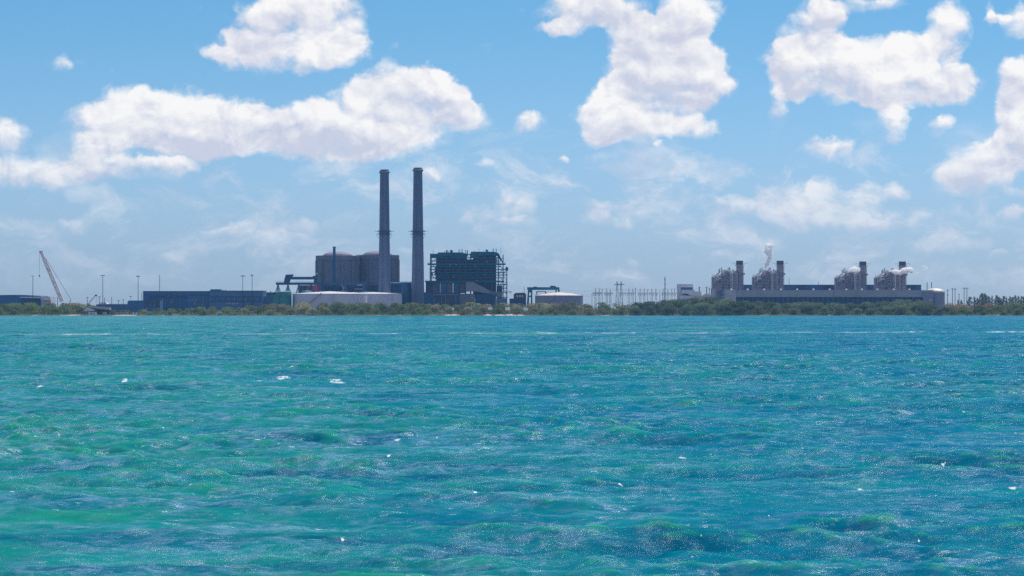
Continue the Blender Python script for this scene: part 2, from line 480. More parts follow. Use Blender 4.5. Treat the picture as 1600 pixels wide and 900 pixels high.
# ------------------------------------------------------------------ land
def build_land():
    rng = np.random.default_rng(3)
    xs = np.concatenate([[-9000, -4000, -2000, -1000], np.linspace(-620, 620, 311), [1000, 2000, 4000, 9000]])
    prof = [(-14, -1.6), (-4, -.35), (0, .02), (3, .25), (8, .55), (20, .8), (60, 1.0), (200, GZ), (1500, GZ), (5200, GZ)]
    vs, fs = [], []
    for i, x in enumerate(xs):
        wob = 3.2 * math.sin(x * .021) + 2.0 * math.sin(x * .077 + 1) + 1.2 * math.sin(x * .23)
        for (d, z) in prof:
            vs.append((x, SHORE + 2 + d + wob * (1 if d < 100 else 0), z + (rng.normal() * .07 if 0 < d < 100 else 0)))
    n = len(prof)
    for i in range(len(xs) - 1):
        for j in range(n - 1):
            a = i * n + j
            fs.append((a, a + n, a + n + 1, a + 1))
    m = bpy.data.materials.new('marsh_ground'); m.use_nodes = True
    T = NT(m.node_tree)
    P = T.n('ShaderNodeNewGeometry').outputs['Position']
    sp = T.n('ShaderNodeSeparateXYZ', (P,))
    n1 = T.noise(P, .09, 5, .6); n2 = T.noise(P, 1.2, 4, .6)
    sand = T.mix(n2, (.34, .27, .20), (.50, .42, .33))
    mud = T.mix(n2, (.06, .055, .04), (.12, .115, .06))
    c = T.mix(T.sm(n1, .57, .64), mud, sand)
    b = T.n('ShaderNodeBsdfPrincipled', {'Base Color': c, 'Roughness': .95, 'Specular IOR Level': .1})
    T.n('ShaderNodeOutputMaterial', (b.outputs[0],))
    mb = MB(); mb.add(vs, fs)
    mb.build('ground', m, kind='structure', label='low sandy and muddy shore land beyond the bay')
    ms = mat('pale_beach_sand', (.62, .52, .44), .95, var=.15, scale=1.2)
    b = MB()
    for (a, e, h) in ((694, 720, .9), (756, 769, 1.0), (772, 790, .8), (788, 807, 1.1), (808, 820, .8), (88, 130, .45), (176, 214, .5)):
        x0, x1 = PX(a, 2612), PX(e, 2612)
        n = 14; vs, fs = [], []
        for i in range(n + 1):
            f = i / n; x = x0 + (x1 - x0) * f; hh = h * math.sin(math.pi * f) ** .5 * rng.uniform(.75, 1.1) + .02
            vs += [(x, 2606.5, -.25), (x, 2608.5, hh * .5), (x, 2611.5, hh), (x, 2618, hh * .8), (x, 2624, .3)]
        for i in range(n):
            for j in range(4): fs.append((i * 5 + j, i * 5 + 5 + j, i * 5 + 6 + j, i * 5 + 1 + j))
        b.add(vs, fs)
    b.build('beach', ms, kind='structure', label='small pale sand patches at the waterline')
build_land()

# ------------------------------------------------------------------ haze
def build_haze():
    mb = MB().box(-4600, 4600, -60, SHORE + 3200, -3.2, 150)
    # the ground sheet reaches further; keep the air box round all of it
    mb = MB().box(-9100, 9100, -60, SHORE + 5300, -3.2, 150)
    m = bpy.data.materials.new('haze_air'); m.use_nodes = True
    T = NT(m.node_tree)
    v = T.n('ShaderNodeVolumePrincipled', {'Color': HAZE_COL, 'Density': HAZE_D, 'Anisotropy': 0.0})
    T.n('ShaderNodeOutputMaterial', {'Volume': v.outputs[0]})
    mb.build('haze', m, kind='stuff', label='thin blue sea haze over the bay')
HAZE_COL, HAZE_D = (.28, .60, 1.0, 1), 3.6e-5
build_haze()
# ------------------------------------------------------------------ materials of the plant
M = dict(
    conc=mat('weathered_concrete', (.195, .195, .27), .85, var=.2, scale=.12, streak=.24, stain=(.15, .14, .17)),
    chim=mat('chimney_concrete', (.13, .155, .26), .85, var=.16, scale=.08, streak=.26, stain=(.10, .12, .205)),
    cdark=mat('dark_cap_concrete', (.09, .09, .11), .8),
    dome=mat('dome_concrete', (.27, .24, .28), .8, var=.1, scale=.1, stain=(.2, .18, .22)),
    blue=mat('dark_blue_painted_steel', (.001, .065, .18), .5, var=.15, scale=.3),
    blue2=mat('teal_blue_painted_steel', (.0, .12, .20), .5, var=.15, scale=.3),
    bluewall=mat('blue_grey_cladding', (.04, .14, .33), .6, var=.08, scale=.06, streak=.1),
    bluewall2=mat('slate_blue_cladding', (.08, .16, .33), .6, var=.08, scale=.06, streak=.08),
    bluedark=mat('dark_navy_cladding', (.015, .06, .16), .6, var=.08, scale=.1),
    lav=mat('pale_lavender_cladding', (.66, .62, .74), .6, var=.05, scale=.1, streak=.05),
    brown=mat('rusty_brown_casing', (.075, .08, .145), .8, var=.3, scale=.25, streak=.2, stain=(.04, .055, .09)),
    rust=mat('rust_red_steel', (.13, .07, .09), .8, var=.25, scale=.3),
    grey=mat('grey_panel', (.20, .19, .23), .7, var=.1, scale=.15, streak=.1),
    greyp=mat('pale_grey_panel', (.30, .29, .33), .7, var=.08, scale=.15, streak=.08),
    steel=mat('grey_galvanised_steel', (.48, .40, .46), .6, .0, var=.12, scale=.5),
    steeld=mat('dark_steel', (.06, .07, .10), .6, var=.12, scale=.5),
    silver=mat('silver_lagging', (.88, .83, .80), .3, .3, var=.1, scale=.8),
    lag=mat('white_pipe_lagging', (.80, .74, .74), .5, var=.1, scale=.6),
    white=mat('white_tank_paint', (.80, .78, .76), .5, var=.03, scale=.1),
    tankw=mat('tank_wall_paint', (.62, .60, .70), .6, var=.06, scale=.07, streak=.08, stain=(.47, .45, .58)),
    tankg=mat('grey_tank_wall_paint', (.26, .265, .37), .6, var=.06, scale=.07, streak=.1),
    cream=mat('cream_roof_paint', (.82, .70, .60), .5, var=.04, scale=.2),
    green=mat('teal_green_tank_paint', (.03, .25, .24), .5, var=.08, scale=.12, streak=.08),
    pink=mat('faded_red_steel', (.75, .20, .30), .7, var=.15, scale=.3),
    redwhite_w=mat('white_boom_paint', (1.0, .86, .86), .5, var=.05),
    red=mat('red_boom_paint', (.90, .40, .38), .5, var=.08),
    coolw=mat('pale_fibre_cement', (.36, .385, .43), .7, var=.07, scale=.05, streak=.12, stain=(.29, .315, .36)),
    coolw2=mat('pale_end_panel', (.52, .50, .56), .7, var=.05, scale=.1),
    hrsg=mat('boiler_casing_grey', (.54, .42, .47), .65, var=.15, scale=.25, streak=.1),
    stackm=mat('stack_steel_grey', (.36, .315, .38), .6, var=.1, scale=.2, streak=.12),
    glass=mat('dark_window_glass', (.03, .06, .10), .1, var=.05),
    pole=mat('weathered_pole', (.09, .08, .10), .8, var=.1, scale=1),
    sign=mat('white_sign_board', (.85, .80, .80), .6, var=.03),
    roofg=mat('grey_metal_roof', (.42, .37, .40), .6, var=.08, scale=.4),
    wood=mat('weathered_timber', (.16, .13, .14), .9, var=.15, scale=1),
    black=mat('black_rubber', (.02, .02, .025), .8),
    rock=mat('rubble', (.36, .30, .28), .9, var=.2, scale=1.5),
    yellow=mat('yellow_paint', (.65, .42, .08), .6),
)


def zrel(py, D): return PZ(py, D)


# ------------------------------------------------------------------ the two tall chimneys
def chimney(cx, top, D, rb, rt, label):
    x = PX(cx, D)
    k = D / F
    t = thing('chimney', (x, D, GZ), label, 'chimney', 'tall concrete chimneys of the old plant')
    zt = PZ(top, D)
    zp = PZ(366, D)
    rp = rb + (rt - rb) * (zp - GZ) / (zt - GZ) * 1.0
    prof = [(rb, GZ - .5)]
    for i in range(1, 13):
        f = i / 12
        r = rb + (rt - rb) * (f ** .75)
        prof.append((r, GZ + (zt - 3.2 - GZ) * f))
    shaft = MB().lathe(x, D, prof, 40); shaft.build('shaft', M['chim'], t)
    MB().lathe(x, D, [(rt + .02, zt - 3.5), (rt + .85, zt - 3.0), (rt + .85, zt - 2.0), (rt + .45, zt - 1.6), (rt + .1, zt - .9)], 40).build('collar', M['conc'], t)
    MB().lathe(x, D, [(rt - .15, zt - 1.7), (rt - .35, zt), (rt - 1.0, zt), (rt - 1.0, zt - .8)], 40, cap=False).build('rim', M['cdark'], t)
    # walkway ring with railing
    for zz, rr, nm in ((zp, rp * .97 + 1.5, 'walkway'), (zp + 2.4, rp * .96 + 1.3, 'walkway')):
        w = MB()
        ri = rp * .9
        w.lathe(x, D, [(ri, zz - .25), (rr, zz - .25), (rr, zz + .1), (ri, zz + .1)], 36, cap=False)
        for i in range(18):
            a = 2 * math.pi * i / 18
            w.bar((x + rr * .98 * math.cos(a), D + rr * .98 * math.sin(a), zz), (x + rr * .98 * math.cos(a), D + rr * .98 * math.sin(a), zz + 1.1), .12)
        w.lathe(x, D, [(rr * .985, zz + 1.0), (rr, zz + 1.0), (rr, zz + 1.12), (rr * .985, zz + 1.12)], 36, cap=False)
        w.build(nm, M['blue'], t)
    for sgn in (-1, 1):
        b = MB()
        b.bar((x + sgn * rp * .8, D - 1, zp + 2.6), (x + sgn * (rp + 3.6), D - 1, zp + 2.6), .28)
        b.bar((x + sgn * rp * .8, D + 1, zp + 2.6), (x + sgn * (rp + 3.6), D + 1, zp + 2.6), .28)
        b.bar((x + sgn * (rp + 2.3), D, zp - .2), (x + sgn * rp * .9, D, zp - 4), .25)
        b.bar((x + sgn * (rp + 3.5), D - 1, zp + 2.6), (x + sgn * (rp + 3.5), D + 1, zp + 2.6), .25)
        b.build('outrigger', M['steeld'], t)

    lad = MB()
    for s_ in (-.3, .3):
        lad.bar((x - rb * .35 + s_, D - rb * .97, GZ), (x - rt * .35 + s_, D - rt - .25, zt - 3.2), .1)
    lad.build('ladder', M['steeld'], t)
    return t
chimney(600.7, 265, 3000, 6.0, 4.0, 'tall grey tapered concrete chimney standing in front of the twin domed containment buildings')
chimney(653, 262, 2990, 6.3, 4.0, 'tall grey tapered concrete chimney standing alone just left of the dark steel boiler frame')


# ------------------------------------------------------------------ containment buildings
def containment(cx, R, top, dome_r, dome_top, D, label, light=False):
    x = PX(cx, D)
    t = thing('containment_building', (x, D, GZ), label, 'reactor building', 'round concrete containment buildings')
    zt = PZ(top, D)
    w_ = MB().lathe(x, D, [(R, GZ - .5), (R, zt - 4.4)], 12, rot=math.pi / 12); w_.sm = [False] * len(w_.f); w_.build('wall', M['conc'], t)
    w_ = MB().lathe(x, D, [(R + .05, zt - 4.4), (R + .75, zt - 4.0), (R + .75, zt - .3), (R + .4, zt), (R - 1.5, zt)], 12, rot=math.pi / 12); w_.sm = [False] * len(w_.f); w_.build('ring_beam', M['conc'], t)
    for i in range(12):
        a = 2 * math.pi * (i + .5) / 12
        ca, sa = math.cos(a), math.sin(a)
        bt = MB()
        w = 1.3
        pts = []
        for rr in (R - .3, R + .85):
            for s_ in (-w, w):
                pts.append((x + rr * ca - s_ * sa, D + rr * sa + s_ * ca))
        p = [pts[0], pts[1], pts[3], pts[2]]
        vs = [(a_, b_, GZ) for a_, b_ in p] + [(a_, b_, zt - 4.42) for a_, b_ in p]
        bt.add(vs, [(0, 1, 2, 3), (7, 6, 5, 4), (0, 4, 5, 1), (1, 5, 6, 2), (2, 6, 7, 3), (3, 7, 4, 0)])
        bt.build('buttress', M['conc'], t)
    zd = PZ(dome_top, D)
    prof = []
    for i in range(9):
        f = i / 8
        prof.append((dome_r * math.cos(f * math.pi / 2) if i < 8 else .01, zt + .01 + (zd - zt) * math.sin(f * math.pi / 2)))
    mb = MB()
    mb.lathe(x, D, [(dome_r + .5, zt - .1), (dome_r + .5, zt + .5), (dome_r, zt + .5)], 48)
    mb.lathe(x, D, prof, 48, cap=False)
    mb.build('dome', M['dome'], t)
    if light:
        MB().box(PX(495.5, D), PX(498.5, D), D - R - 1.6, D - R * .6, PZ(429, D), PZ(427, D)).build('bright_spot_box', M['cream'], t, label='small cream box marking a bright spot high on the left side')  # box added for a bright spot taken as a small light fixture
    return t
containment(527.5, 19.9, 399.5, 13.5, 393, 3080, 'round concrete containment building behind the thin blue stack, nearer the gantry crane', True)
containment(590, 19.9, 398.5, 13.5, 392, 3096, 'round concrete containment building directly behind the left tall chimney')

# grey link block below, between the containments
def aux_building():
    D = 3070
    t = thing('auxiliary_building', (PX(535, D), D, GZ), 'low grey brown auxiliary block with dark piping between the white tanks and containment walls', 'building')
    MB().box(PX(470, D), PX(618, D), D - 26, D - 20.5, GZ - .3, PZ(446, D)).build('wall', M['brown'], t)
    m = MB()
    rnd = random.Random(5)
    for i in range(26):
        px = 500 + i * 3.6
        m.box(PX(px, D), PX(px + 1.2, D), D - 27.2, D - 26.01, PZ(460, D), PZ(445.5 + rnd.random() * 3, D))
    m.build('column', M['bluedark'], t)
    m = MB()
    for (a, b, c, d) in ((536, 444, 541, 456), (541, 448, 536, 458), (560, 446, 568, 446), (556, 452, 572, 452)):
        m.bar((PX(a, D), D - 28, PZ(b, D)), (PX(c, D), D - 28, PZ(d, D)), .6, 6)
    m.build('pipe', M['lag'], t)
aux_building()


# ------------------------------------------------------------------ thin blue stack
def vent_stack():
    D = 3010; x = PX(522.3, D)
    t = thing('vent_stack', (x, D, GZ), 'slender dark blue steel vent stack rising in front of the left containment building', 'stack')
    zt = PZ(385.5, D)
    MB().lathe(x, D, [(1.3, GZ - .3), (1.2, zt)], 20).build('shaft', M['blue'], t)
    MB().lathe(x, D, [(1.21, zt - .9), (1.45, zt - .8), (1.45, zt + .1), (1.0, zt + .1)], 20).build('cap', M['blue2'], t)
    m = MB()
    zb = PZ(447, D)
    for a in range(4):
        ang = math.pi / 4 + a * math.pi / 2
        m.bar((x + 3.2 * math.cos(ang), D + 3.2 * math.sin(ang), GZ), (x + 1.4 * math.cos(ang), D + 1.4 * math.sin(ang), zb), .45)
    m.build('base_frame', M['blue'], t)
vent_stack()


def lattice(mb, p, q, w, step, th, axis='x'):
    """square truss from p to q"""
    p, q = Vector(p), Vector(q)
    d = q - p; L = d.length; d.normalize()
    a = d.cross(Vector((0, 1, 0))).normalized() * (w / 2)
    b = Vector((0, w / 2, 0))
    cs = [a + b, a - b, -a - b, -a + b]
    for c in cs: mb.bar(p + c, q + c, th)
    n = max(2, int(L / step))
    for i in range(n):
        s0, s1 = p + d * (L * i / n), p + d * (L * (i + 1) / n)
        for j in range(4):
            c0, c1 = cs[j], cs[(j + 1) % 4]
            if i % 2: c0, c1 = c1, c0
            mb.bar(s0 + c0, s1 + c1, th * .6)
    return mb


# ------------------------------------------------------------------ blue gantry crane and its raised runway
def runway():
    D = 3000
    t = thing('crane_runway', (PX(500, D), D, GZ), 'long dark blue raised steel crane runway on splayed trestle legs left of the containments', 'crane runway')
    for dy in (-5, 5):
        MB().box(PX(431.5, D), PX(573, D), D + dy - .5, D + dy + .5, PZ(445, D), PZ(441.4, D)).build('girder', M['blue'], t)
    m = MB()
    for i in range(60):
        px = 432 + i * 2.4
        m.bar((PX(px, D), D - 5, PZ(441.2, D)), (PX(px, D), D - 5, PZ(439.6, D)), .12)
    m.bar((PX(432, D), D - 5, PZ(439.7, D)), (PX(573, D), D - 5, PZ(439.7, D)), .15)
    m.build('handrail', M['blue'], t)
    for px in (434.5, 450, 467, 486, 505, 540, 569):
        for dy in (-5, 5):
            m = MB()
            for s_, w in ((-4.3, .5), (0, .55), (4.2, .45)):
                m.bar((PX(px, D), D + dy, PZ(445, D)), (PX(px + s_, D), D + dy, PZ(459, D)), w)
            zc = PZ(457, D)
            m.box(PX(px - 5, D), PX(px + 5, D), D + dy - 1, D + dy + 1, GZ, PZ(459, D))
            m.bar((PX(px - 2, D), D + dy, zc), (PX(px + 2, D), D + dy, zc), .35)
            m.build('trestle', M['blue'], t)
def gantry_crane():
    D = 3000
    t = thing('gantry_crane', (PX(470, D), D, PZ(441.3, D)), 'dark blue gantry crane with boxy housing standing on the raised runway beside the left containment', 'crane')
    z0 = PZ(441.35, D)
    MB().prism([(PX(445, D), PZ(436, D)), (PX(447, D), PZ(429.2, D)), (PX(458.3, D), PZ(428.8, D)), (PX(458, D), PZ(431, D)), (PX(454.5, D), PZ(433, D)), (PX(454, D), PZ(436, D))], D - 5, D + 5).build('housing', M['blue'], t, label='boxy machinery housing at the left end')
    for dy in (-5, 5):
        MB().prism([(PX(444.3, D), z0), (PX(445, D), PZ(435.9, D)), (PX(454, D), PZ(435.9, D)), (PX(451.8, D), z0)], D + dy - .7, D + dy + .7).build('leg', M['blue'], t)
        MB().prism([(PX(490.5, D), z0), (PX(491, D), PZ(436.8, D)), (PX(493.3, D), PZ(436.8, D)), (PX(494, D), z0)], D + dy - .6, D + dy + .6).build('leg', M['blue'], t)
        MB().box(PX(454.3, D), PX(496, D), D + dy - .8, D + dy + .8, PZ(436.7, D), PZ(432.6, D)).build('girder', M['blue'], t)
    MB().box(PX(489, D), PX(493, D), D - 3.5, D + 3.5, PZ(432.5, D), PZ(431, D)).build('trolley', M['blue2'], t)
runway(); gantry_crane()


def pink_works():
    D = 3015
    t = thing('red_steel_frame', (PX(493, D), D, GZ), 'faded red steel frame with a red drum under the blue crane runway', 'frame')
    m = MB()
    for px in (480.5, 483.8, 487, 497.5, 500.5):
        m.box(PX(px, D), PX(px + .8, D), D - 3, D - 2, GZ, PZ(445.4, D))
    for py in (447, 452): m.box(PX(480, D), PX(501.5, D), D - 2.9, D - 2.3, PZ(py + .7, D), PZ(py, D))
    m.bar((PX(481, D), D - 3.2, PZ(446, D)), (PX(487, D), D - 3.2, PZ(455, D)), .4)
    m.build('frame', M['pink'], t)
    MB().lathe(PX(492.3, D), D, [(1.9, GZ), (1.9, PZ(445.3, D))], 20).build('drum', M['pink'], t)
pink_works()


# ------------------------------------------------------------------ tanks
def tank(px, rpx, wall_top, roof_top, D, wm, rm, label, name='storage_tank', group=None, cat='tank', stair=True, dome=False):
    x = PX(px, D); R = rpx * D / F
    t = thing(name, (x, D, GZ), label, cat, group)
    zw, zr = PZ(wall_top, D), PZ(roof_top, D)
    wall = MB().lathe(x, D, [(R, GZ - .4), (R, zw)], 72)
    wall.build('wall', wm, t)
    rf = MB()
    if dome:
        prof = [(R * math.cos(i / 8 * math.pi / 2) if i < 8 else .01, zw + .02 + (zr - zw) * math.sin(i / 8 * math.pi / 2)) for i in range(9)]
    else:
        prof = [(R + .15, zw - .25), (R + .15, zw + .02), (R * .5, zw + (zr - zw) * .62), (.01, zr)]
    rf.lathe(x, D, prof, 72, cap=False).build('roof', rm, t)
    m = MB()
    nn = 48
    for i in range(nn):
        a = 2 * math.pi * i / nn
        m.bar((x + R * math.cos(a), D + R * math.sin(a), zw), (x + R * math.cos(a), D + R * math.sin(a), zw + 1.0), .07)
    m.lathe(x, D, [(R - .05, zw + .95), (R + .05, zw + .95), (R + .05, zw + 1.03), (R - .05, zw + 1.03)], nn, cap=False)
    m.build('handrail', M['steel'], t)
    if stair:
        m = MB(); vs = []
        for i in range(22):
            a = -math.pi / 2 - .9 + i * .035
            z = GZ + (zw - GZ) * i / 21
            for rr, dz in ((R + .1, 0), (R + 1.0, 0), (R + 1.0, .9)):
                vs.append((x + rr * math.cos(a), D + rr * math.sin(a), z + dz))
        m.add(vs, [(3 * i + k, 3 * i + 3 + k, 3 * i + 4 + k, 3 * i + 1 + k) for i in range(21) for k in (0, 1)])
        m.build('stair', M['steel'], t)
    return t
tank(515.5, 58.5, 459.0, 455.2, 2905, M['tankw'], M['white'], 'wide white roofed tank with lavender wall, left one of the overlapping pair under the containments', group='white roofed tanks')
tank(571, 57, 459.2, 455.8, 2972, M['tankw'], M['white'], 'wide white roofed tank, right one of the overlapping pair, beside the left chimney foot', group='white roofed tanks')
tank(873.5, 37.5, 461.6, 456.6, 2930, M['tankg'], M['cream'], 'wide grey walled tank with pale roof below the small blue gantry crane', group='white roofed tanks')
tank(1461, 15.2, 456.8, 450.4, 3150, M['tankg'], M['cream'], 'dark grey round tank with cream domed roof at the right end of the cooling building', dome=True, stair=False)
# small teal green tanks
def green_tank():
    D = 2895
    t = thing('green_tank', (PX(442, D), D, GZ), 'teal green tank with sloping shoulder left of the white roofed tank pair', 'tank')
    x = PX(444.5, D); R = 11 * D / F
    MB().lathe(x, D, [(R, GZ - .3), (R, PZ(463, D)), (R, PZ(456.5, D))], 40).build('wall', M['green'], t)
    MB().lathe(x, D, [(R + .15, PZ(456.7, D)), (R + .15, PZ(456.2, D)), (.01, PZ(454.6, D))], 40, cap=False).build('roof', M['green'], t)
    MB().prism([(PX(427, D), GZ - .2), (PX(427.3, D), PZ(462.5, D)), (PX(435.5, D), PZ(457.5, D)), (PX(437, D), PZ(457.5, D)), (PX(437, D), GZ - .2)], D - 5, D + 5).build('annex', M['green'], t, label='sloping roofed annex on the left side')
    MB().box(PX(436, D), PX(455, D), D - R - .4, D - R + 2, PZ(461.6, D), PZ(461, D)).build('band', M['greyp'], t)
green_tank()
tank(480, 8, 455.8, 453.6, 2985, M['green'], M['green'], 'small teal green tank peeping over the left white roofed tank', name='green_tank', stair=False)
tank(616.5, 10.2, 442.5, 441, 3012, M['blue'], M['blue'], 'dark blue round tank right behind the left chimney, beside a taller blue tank', name='blue_tank', group='dark blue round tanks', stair=False)
tank(634.5, 8.6, 441.5, 440.2, 2995, M['blue'], M['blue'], 'dark blue round tank just left of the right chimney foot', name='blue_tank', group='dark blue round tanks', stair=False)


def shed(px0, px1, top, D, m_, label, depth=14, name='shed', cat='shed', roof='flat', door=True):
    x0, x1, zt = PX(px0, D), PX(px1, D), PZ(top, D)
    t = thing(name, ((x0 + x1) / 2, D, GZ), label, cat)
    MB().box(x0, x1, D, D + depth, GZ - .3, zt).build('wall', m_, t)
    if roof == 'flat':
        MB().box(x0 - .25, x1 + .25, D - .25, D + depth + .25, zt + .003, zt + .45).build('roof', M['steeld'], t)
    else:
        xm = (x0 + x1) / 2
        MB().prism([(x0 - .4, zt + .003), (xm, zt + 2.2), (x1 + .4, zt + .003)], D - .5, D + depth + .5).build('roof', M['roofg'], t)
    if door:
        w = (x1 - x0)
        MB().box(x0 + w * .25, x0 + w * .5, D - .12, D - .003, GZ, GZ + min(5, (zt - GZ) * .6)).build('door', M['grey'], t)
    return t
shed(662, 678.3, 457.5, 2900, M['blue'], 'dark teal blue box shed at the foot of the right chimney')
# ------------------------------------------------------------------ open steel boiler building
def boiler_building():
    D = 3050
    rnd = random.Random(8)
    t = thing('boiler_building', (PX(730, D), D, GZ), 'dark blue open steel boiler building crowded with platforms and pipes right of the chimneys', 'boiler building')
    zt = PZ(395, D)
    # casings (two boilers) inside the frame
    MB().box(PX(681, D), PX(729, D), D + 6, D + 34, PZ(442, D), PZ(398, D)).build('boiler_casing', M['brown'], t)
    MB().box(PX(739, D), PX(775, D), D + 6, D + 34, PZ(466, D), PZ(397, D)).build('boiler_casing', M['brown'], t)
    MB().box(PX(729.2, D), PX(738.8, D), D + 14, D + 30, PZ(442, D), PZ(405, D)).build('link_casing', M['bluedark'], t)
    MB().box(PX(776, D), PX(784.5, D), D + 12, D + 30, PZ(470, D), PZ(446, D)).build('lower_panel', M['brown'], t)
    # top steelwork, deep girders
    MB().prism([(PX(672, D), PZ(403, D)), (PX(672.2, D), PZ(396.5, D)), (PX(684, D), PZ(396.3, D)), (PX(684, D), PZ(394.3, D)), (PX(723, D), PZ(394.3, D)),
                (PX(726, D), PZ(395.8, D)), (PX(731, D), PZ(396, D)), (PX(731, D), PZ(400.5, D)), (PX(722, D), PZ(402, D)), (PX(717.5, D), PZ(409, D)), (PX(711, D), PZ(403, D)), (PX(700, D), PZ(400, D))], D + 1, D + 5.9).build('top_girder', M['blue2'], t)
    MB().prism([(PX(734, D), PZ(403, D)), (PX(736, D), PZ(393.2, D)), (PX(772, D), PZ(393.2, D)), (PX(778, D), PZ(395, D)), (PX(780, D), PZ(397, D)), (PX(785, D), PZ(408, D)), (PX(782.5, D), PZ(408, D)),
                (PX(777, D), PZ(400, D)), (PX(760, D), PZ(398.5, D))], D + 1, D + 5.9).build('top_girder', M['blue2'], t)
    MB().box(PX(673, D), PX(778, D), D + 6, D + 36, PZ(397.4, D), PZ(396.6, D)).build('roof_deck', M['blue'], t)
    # columns
    cols = [672.5, 684, 697.5, 709, 718, 727, 735, 747, 758, 769, 778.5, 786, 791.8]
    for i, px in enumerate(cols):
        top = 396 if px < 780 else (398 if px < 787 else 419)
        bot = 470
        for dy in (0, 36):
            MB().box(PX(px, D) - .38, PX(px, D) + .38, D + dy - .4, D + dy + .4, GZ, PZ(top, D)).build('column', M['blue'], t)
    # floors with railings
    levels = [(402, 672, 780), (407, 672, 780), (411.5, 668, 790), (416, 672, 783), (420.5, 671, 793), (425, 671, 790), (429, 671, 793), (433.5, 671, 788), (438.5, 664, 788), (444, 774, 793), (449.5, 776, 793), (456, 776, 793), (464, 778, 793)]
    for (py, a, b) in levels:
        m = MB()
        th = 1.5 if py in (411.5, 438.5) else .8
        m.box(PX(a, D), PX(b, D), D - .2, D + 1.6, PZ(py, D) - th, PZ(py, D))
        m.box(PX(max(a, 775), D), PX(b, D), D + 1.7, D + 30, PZ(py, D) - .35, PZ(py, D))
        m.box(PX(a, D), PX(a + 9 if a < 700 else a + .5, D), D + 1.7, D + 30, PZ(py, D) - .35, PZ(py, D))
        m.bar((PX(a, D), D - .15, PZ(py, D) + 1.1), (PX(b, D), D - .15, PZ(py, D) + 1.1), .12)
        x = PX(a, D)
        while x < PX(b, D):
            m.bar((x, D - .15, PZ(py, D)), (x, D - .15, PZ(py, D) + 1.1), .1); x += 2.2
        m.build('platform', M['blue2'] if py in (411.5, 438.5) or rnd.random() < .5 else M['rust'], t)
    # diagonal bracing
    m = MB()
    for (a, b) in ((672.5, 684), (786, 791.8), (778.5, 786), (709, 718), (758, 769), (697.5, 709)):
        ys = [402, 411.5, 420.5, 429, 438.5, 449.5, 461]
        for i, (y0, y1) in enumerate(zip(ys, ys[1:])):
            if a > 690 and a < 770 and y0 > 430: continue
            if a > 785 and y0 < 415: continue
            p, q = (a, b) if i % 2 else (b, a)
            m.bar((PX(p, D), D + .3, PZ(y0, D)), (PX(q, D), D + .3, PZ(y1, D)), .45)
    m.bar((PX(778, D), D + .4, PZ(397, D)), (PX(786, D), D + .4, PZ(411, D)), .8)
    m.build('bracing', M['blue'], t)
    # ducts and pipes on the front
    m = MB(); m2 = MB()
    for i in range(46):
        px = 675 + rnd.random() * 102
        y0 = 400 + rnd.random() * 30; y1 = y0 + 3 + rnd.random() * 12
        y1 = min(y1, 441)
        w = .35 + rnd.random() * 1.1
        dy = 2.2 + rnd.random() * 3
        (m if rnd.random() < .55 else m2).bar((PX(px, D), D + dy, PZ(y0, D)), (PX(px, D), D + dy, PZ(y1, D)), w, 8)
    for i in range(30):
        px = 675 + rnd.random() * 85; L = 4 + rnd.random() * 16
        y0 = 403 + rnd.random() * 36
        dy = 2.0 + rnd.random() * 3
        (m if rnd.random() < .5 else m2).bar((PX(px, D), D + dy, PZ(y0, D)), (PX(min(px + L, 778), D), D + dy, PZ(y0, D)), .3 + rnd.random() * .9, 8)
    m.build('pipe', M['rust'], t); m2.build('pipe', M['blue2'], t)
    m = MB()
    for i in range(9):
        px = 690 + rnd.random() * 92; py = 404 + rnd.random() * 40
        m.box(PX(px, D), PX(px + .9, D), D - .6, D - .25, PZ(py, D) - .8, PZ(py, D))
    m.build('small_tank', M['lag'], t)
    # vents, stub stacks and masts on the roof
    for (px, h, w) in ((675, 3, .3), (677.5, 3.2, .3), (695, 2.2, .6), (698, 3.2, 1.1), (700, 2.6, .6), (704.5, 3.4, 1.6), (706.5, 3, .9), (717.2, 4.2, .7), (721.8, 4.2, .7), (727, 3.6, .5), (730, 2.8, .9),
                       (741, 2.0, .4), (748.3, 4.4, .35), (756, 2.2, .3), (760, 3.2, 1.4), (762, 2.6, .8), (770.6, 4.6, .7), (775.2, 4.4, .7), (782.5, 6.0, .3)):
        base = PZ(394 if px < 731 else 393.2, D)
        v = MB().bar((PX(px, D), D + 4, base - 1.6), (PX(px, D), D + 4, base + h * .62), w, 8)
        if w > .6: v.bar((PX(px, D), D + 4, base + h * .4), (PX(px, D), D + 4, base + h * .55), w * 1.4, 8)
        v.build('roof_vent', M['blue'] if w < 1 else M['steeld'], t)
    MB().lathe(PX(792, D), D + 3, [(.9, PZ(423, D)), (1.3, PZ(421, D)), (1.3, PZ(418.5, D)), (.4, PZ(416.5, D))], 12).build('cyclone', M['blue'], t)
    # grey casing rows below the main girder
    MB().box(PX(665, D), PX(675, D), D + 3, D + 20, GZ, PZ(441, D)).build('lower_panel', M['brown'], t)
    for (a, b, mm) in ((675.5, 687, 'grey'), (688, 697, 'bluewall2'), (698.5, 707, 'grey'), (708.2, 717, 'bluewall2'), (718.8, 727, 'grey')):
        MB().box(PX(a, D), PX(b, D), D + 2, D + 20, PZ(458, D), PZ(440.8, D)).build('lower_panel', M[mm], t)
    MB().prism([(PX(728, D), PZ(456, D)), (PX(728, D), PZ(441, D)), (PX(740, D), PZ(441, D)), (PX(768.3, D), PZ(455.5, D)), (PX(768, D), PZ(459.6, D)), (PX(757, D), PZ(458, D)), (PX(742, D), PZ(455.2, D))], D - 5.5, D - .6).build('flue_duct', M['greyp'], t, label='pale grey flue duct sloping down to the right')
